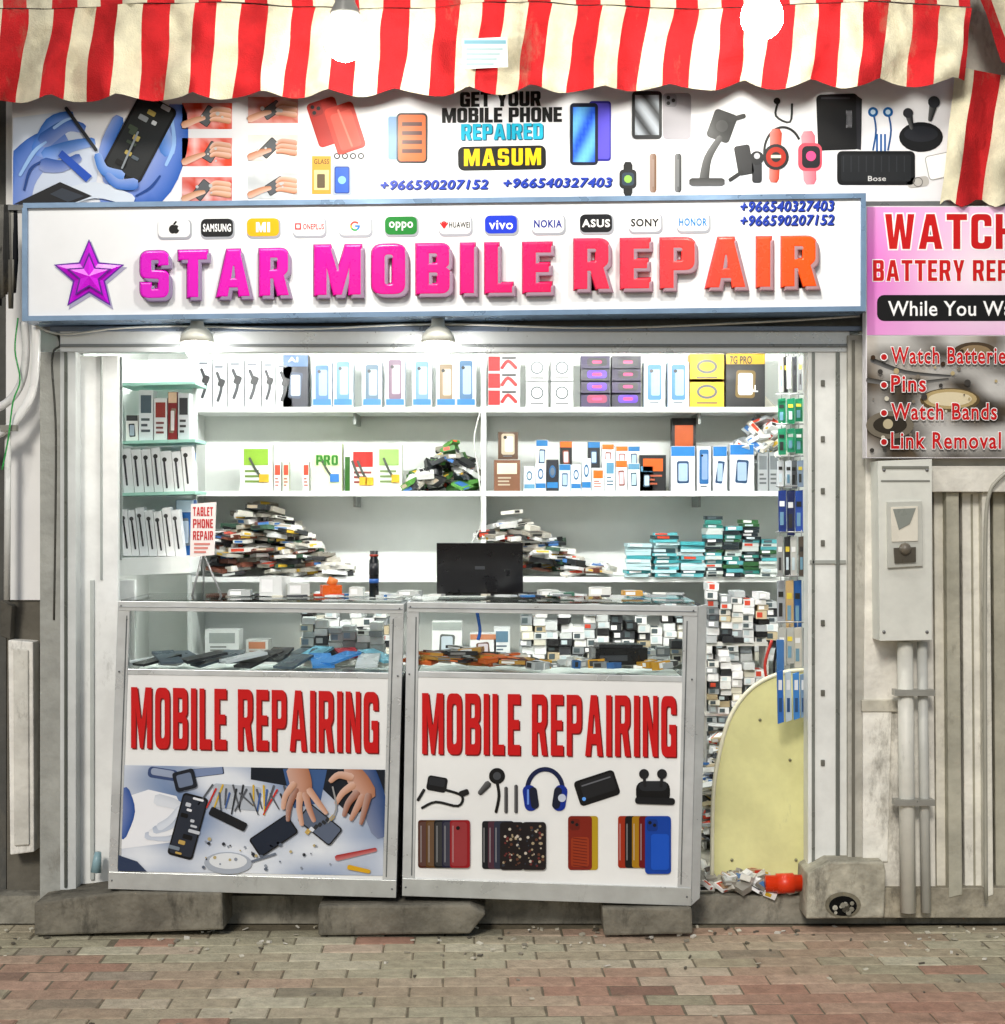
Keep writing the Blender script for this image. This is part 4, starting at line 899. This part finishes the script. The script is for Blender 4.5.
# ------------------------------------------------------------ hanging goods right
b=B()
for r,(py,h,cols,n) in enumerate(((354,38,['#1c1d1f','#3a3c40','#77797c','#a9a9a4'],7),(396,28,['#1f8a60','#38a078','#0d6d48'],4),(426,30,['#289068','#0f7450','#4cb090'],4),(458,30,['#c8ccd0','#55585c','#7a8aa0'],5),(488,45,['#0f2a70','#1c4298','#141f50'],4),(534,42,['#2a2c30','#8a8c8c','#c0c0bc','#4a4038'],5),(578,48,['#9a9fa6','#1a5090','#c0a070'],4),(625,45,['#a8a8a4','#3a3c40','#c8c4b8'],4))):
    w=34/n
    for i in range(n):
        x=778+i*w+U(-1,1);y=.62+U(-.04,.08);hh=h*U(.85,1.05)
        b.prism([(x,py+3),(x+w*.88,py+2),(x+w*.9,py+hh),(x+.5,py+hh)],y,.012,'card',random.choice(cols))
        P=Pic(b,y-.001,'card');P.rect(x+1,py+hh*.3,x+w*.7,py+hh*.42,random.choice(['#e8e8e8','#d8c040','#202020']));P.rect(x+1.5,py+hh*.55,x+w*.6,py+hh*.85,random.choice(['#c8d8e0','#282828','#6890a8']))
        b.tube([W(x+w*.4,py-4,y+.005),W(x+w*.4,py+4,y+.005)],.002,'alu','#999999',5)
for py in(352,394,424,456,486,532,576,622): b.tube([W(776,py,.63),W(814,py,.63)],.003,'alu','#a0a0a0',6)
b.done('hanging_accessory_packs')
stacks('charger_stock',706,766,5,[588,600,592,606,596],BW,y=.9,zb=W(0,642,.9)[2],dep=.12,hh=(.02,.035))
stacks('charger_stock.001',706,764,5,[660,655,668,664,672],BW+['#a89878'],y=.9,zb=W(0,712,.9)[2],dep=.12,hh=(.02,.035))
heap('box_clutter',706,760,730,.1,.75,1.0,240,SB+['#b8a888','#cbbf9f'],(.05,.12),.4,.3)
b=B()
b.wbox(W(704,0,.85)[0],W(768,0,.85)[0],.85,1.05,W(0,646,.85)[2],W(0,642,.85)[2],'interior','#e2e2dc')
b.wbox(W(704,0,.85)[0],W(768,0,.85)[0],.85,1.05,W(0,716,.85)[2],W(0,712,.85)[2],'interior','#e2e2dc')
for x in(704,766):b.wbox(W(x,0,.85)[0],W(x,0,.85)[0]+.012,.86,1.04,.1,W(0,646,.85)[2],'interior','#c4c4be')
b.done('side_rack')
b=B()
b.tube([W(p,q,.45) for p,q in catmull([(772,640),(765,665),(768,690),(762,712)],5)],.006,'plastic','#b4322a',8)
b.tube([W(p,q,.46) for p,q in catmull([(778,640),(774,670),(780,700)],5)],.005,'plastic','#1c1c1e',8)
b.rect(777,640,784,712,.44,.02,'card','#3b6fae')
b.box3(W(765,715,.44),(.06,.04,.03),(0,0,.2),'plastic','#24262a')
b.done('extension_cord')
b=B()
for i,x in enumerate((777,785,793,800)):
    b.prism([(x,672+i),(x+6,670+i),(x+7,722-i*2),(x+1,724-i*2)],.06+.012*i,.01,'card',['#2a68b8','#b8c8d4','#3a80c8','#7898b8'][i])
    P=Pic(b,.06+.012*i-.001,'card');P.rect(x+1.5,680,x+5,690,'#e4e8ec');P.rect(x+2,698,x+5,712,'#204878')
b.done('blue_sleeve_packs')
b=B();pts=[(712,884),(713,800),(718,760),(728,722),(742,698),(760,682),(785,672),(806,670),(806,886)]
pts=catmull(pts[:-1],4)+[(806,886)]
f=[W(a,c,.12) for a,c in pts];f=[(x,.12+(z-.1)*.18,z) for x,y,z in f]
f=[((p[0])*(D+p[1])/(D+.12),p[1],H-(H-p[2])*(D+p[1])/(D+.12)) for p in f]
b.prismw(f,.03,'paintmetal','#dedb9c')
b.tube([(p[0],p[1]-.002,p[2]) for p in f[:-1]],.008,'paintmetal','#f0ecd0',8)
for p,q in((760,720),(790,760),(732,860),(796,860)):
    yy=.12+(W(0,q,.12)[2]-.1)*.18
    b.ball(W(p,q,yy-.004),.006,'alu','#8c8a70')
b.done('leaning_table_top')
b=B();p=W(785,877,.0)
b.tube([(p[0]-.07,.0,.148),(p[0]-.031,.0,.148),(p[0]-.03,.0,.148),(p[0]+.03,.0,.15),(p[0]+.031,.0,.15),(p[0]+.07,.0,.15)],[.03,.03,.036,.036,.03,.03],'plastic','#e03810',16)
b.done('orange_pipe_coupling')
heap('rubbish_pile',700,806,878,.1,.02,.35,150,['#d8d6cc','#a8a598','#e8e6de','#97938a','#c0a080','#eeeeee'],(.01,.06),.6,.4)
b=B()
b.box3(W(100,905,.0),(.09,.08,.1),(0,0,.3),'card','#8a8577');b.tube([W(96,872,.0),W(98,852,.0)],[.02,.012],'plastic','#8fb0b8',10)
b.done('discarded_cup')
b=B()
b.tube([W(p,q,-.04) for p,q in catmull([(30,322),(60,334),(120,328),(190,326),(300,329),(436,324),(600,328),(760,322),(860,316)],6)],.004,'plastic','#d8d8d0',6)
b.tube([W(p,q,.0) for p,q in catmull([(56,330),(60,345),(52,360),(56,440),(54,620)],6)],.004,'plastic','#44443e',6)
b.done('power_cable')
# ------------------------------------------------------------ lighting
w=bpy.data.worlds.new('World');sc.world=w;w.use_nodes=True;nt=w.node_tree
bg=nt.nodes['Background'];sk=nt.nodes.new('ShaderNodeTexSky');sk.sky_type='NISHITA';sk.sun_disc=False
sk.sun_elevation=math.radians(34);sk.sun_rotation=math.radians(180+14)
nt.links.new(sk.outputs[0],bg.inputs[0]);bg.inputs[1].default_value=.07
night_fill=bpy.data.lights.new('night_fill','SUN');night_fill.energy=1.8;night_fill.angle=math.radians(12);night_fill.color=(1,.94,.85)  # soft fill added to brighten the night street, not real sunlight
so=bpy.data.objects.new('night_fill',night_fill);sc.collection.objects.link(so)
so.rotation_euler=(math.radians(56),0,math.radians(-14))
cam=bpy.data.cameras.new('camera');co=bpy.data.objects.new('camera',cam);sc.collection.objects.link(co);sc.camera=co
co.location=(0,-D,H);co.rotation_euler=(math.radians(90),0,0)
cam.sensor_fit='HORIZONTAL';cam.sensor_width=36;cam.lens=F/1005*36;cam.clip_end=300
sc.view_settings.view_transform='Standard';sc.view_settings.look='None';sc.view_settings.exposure=0
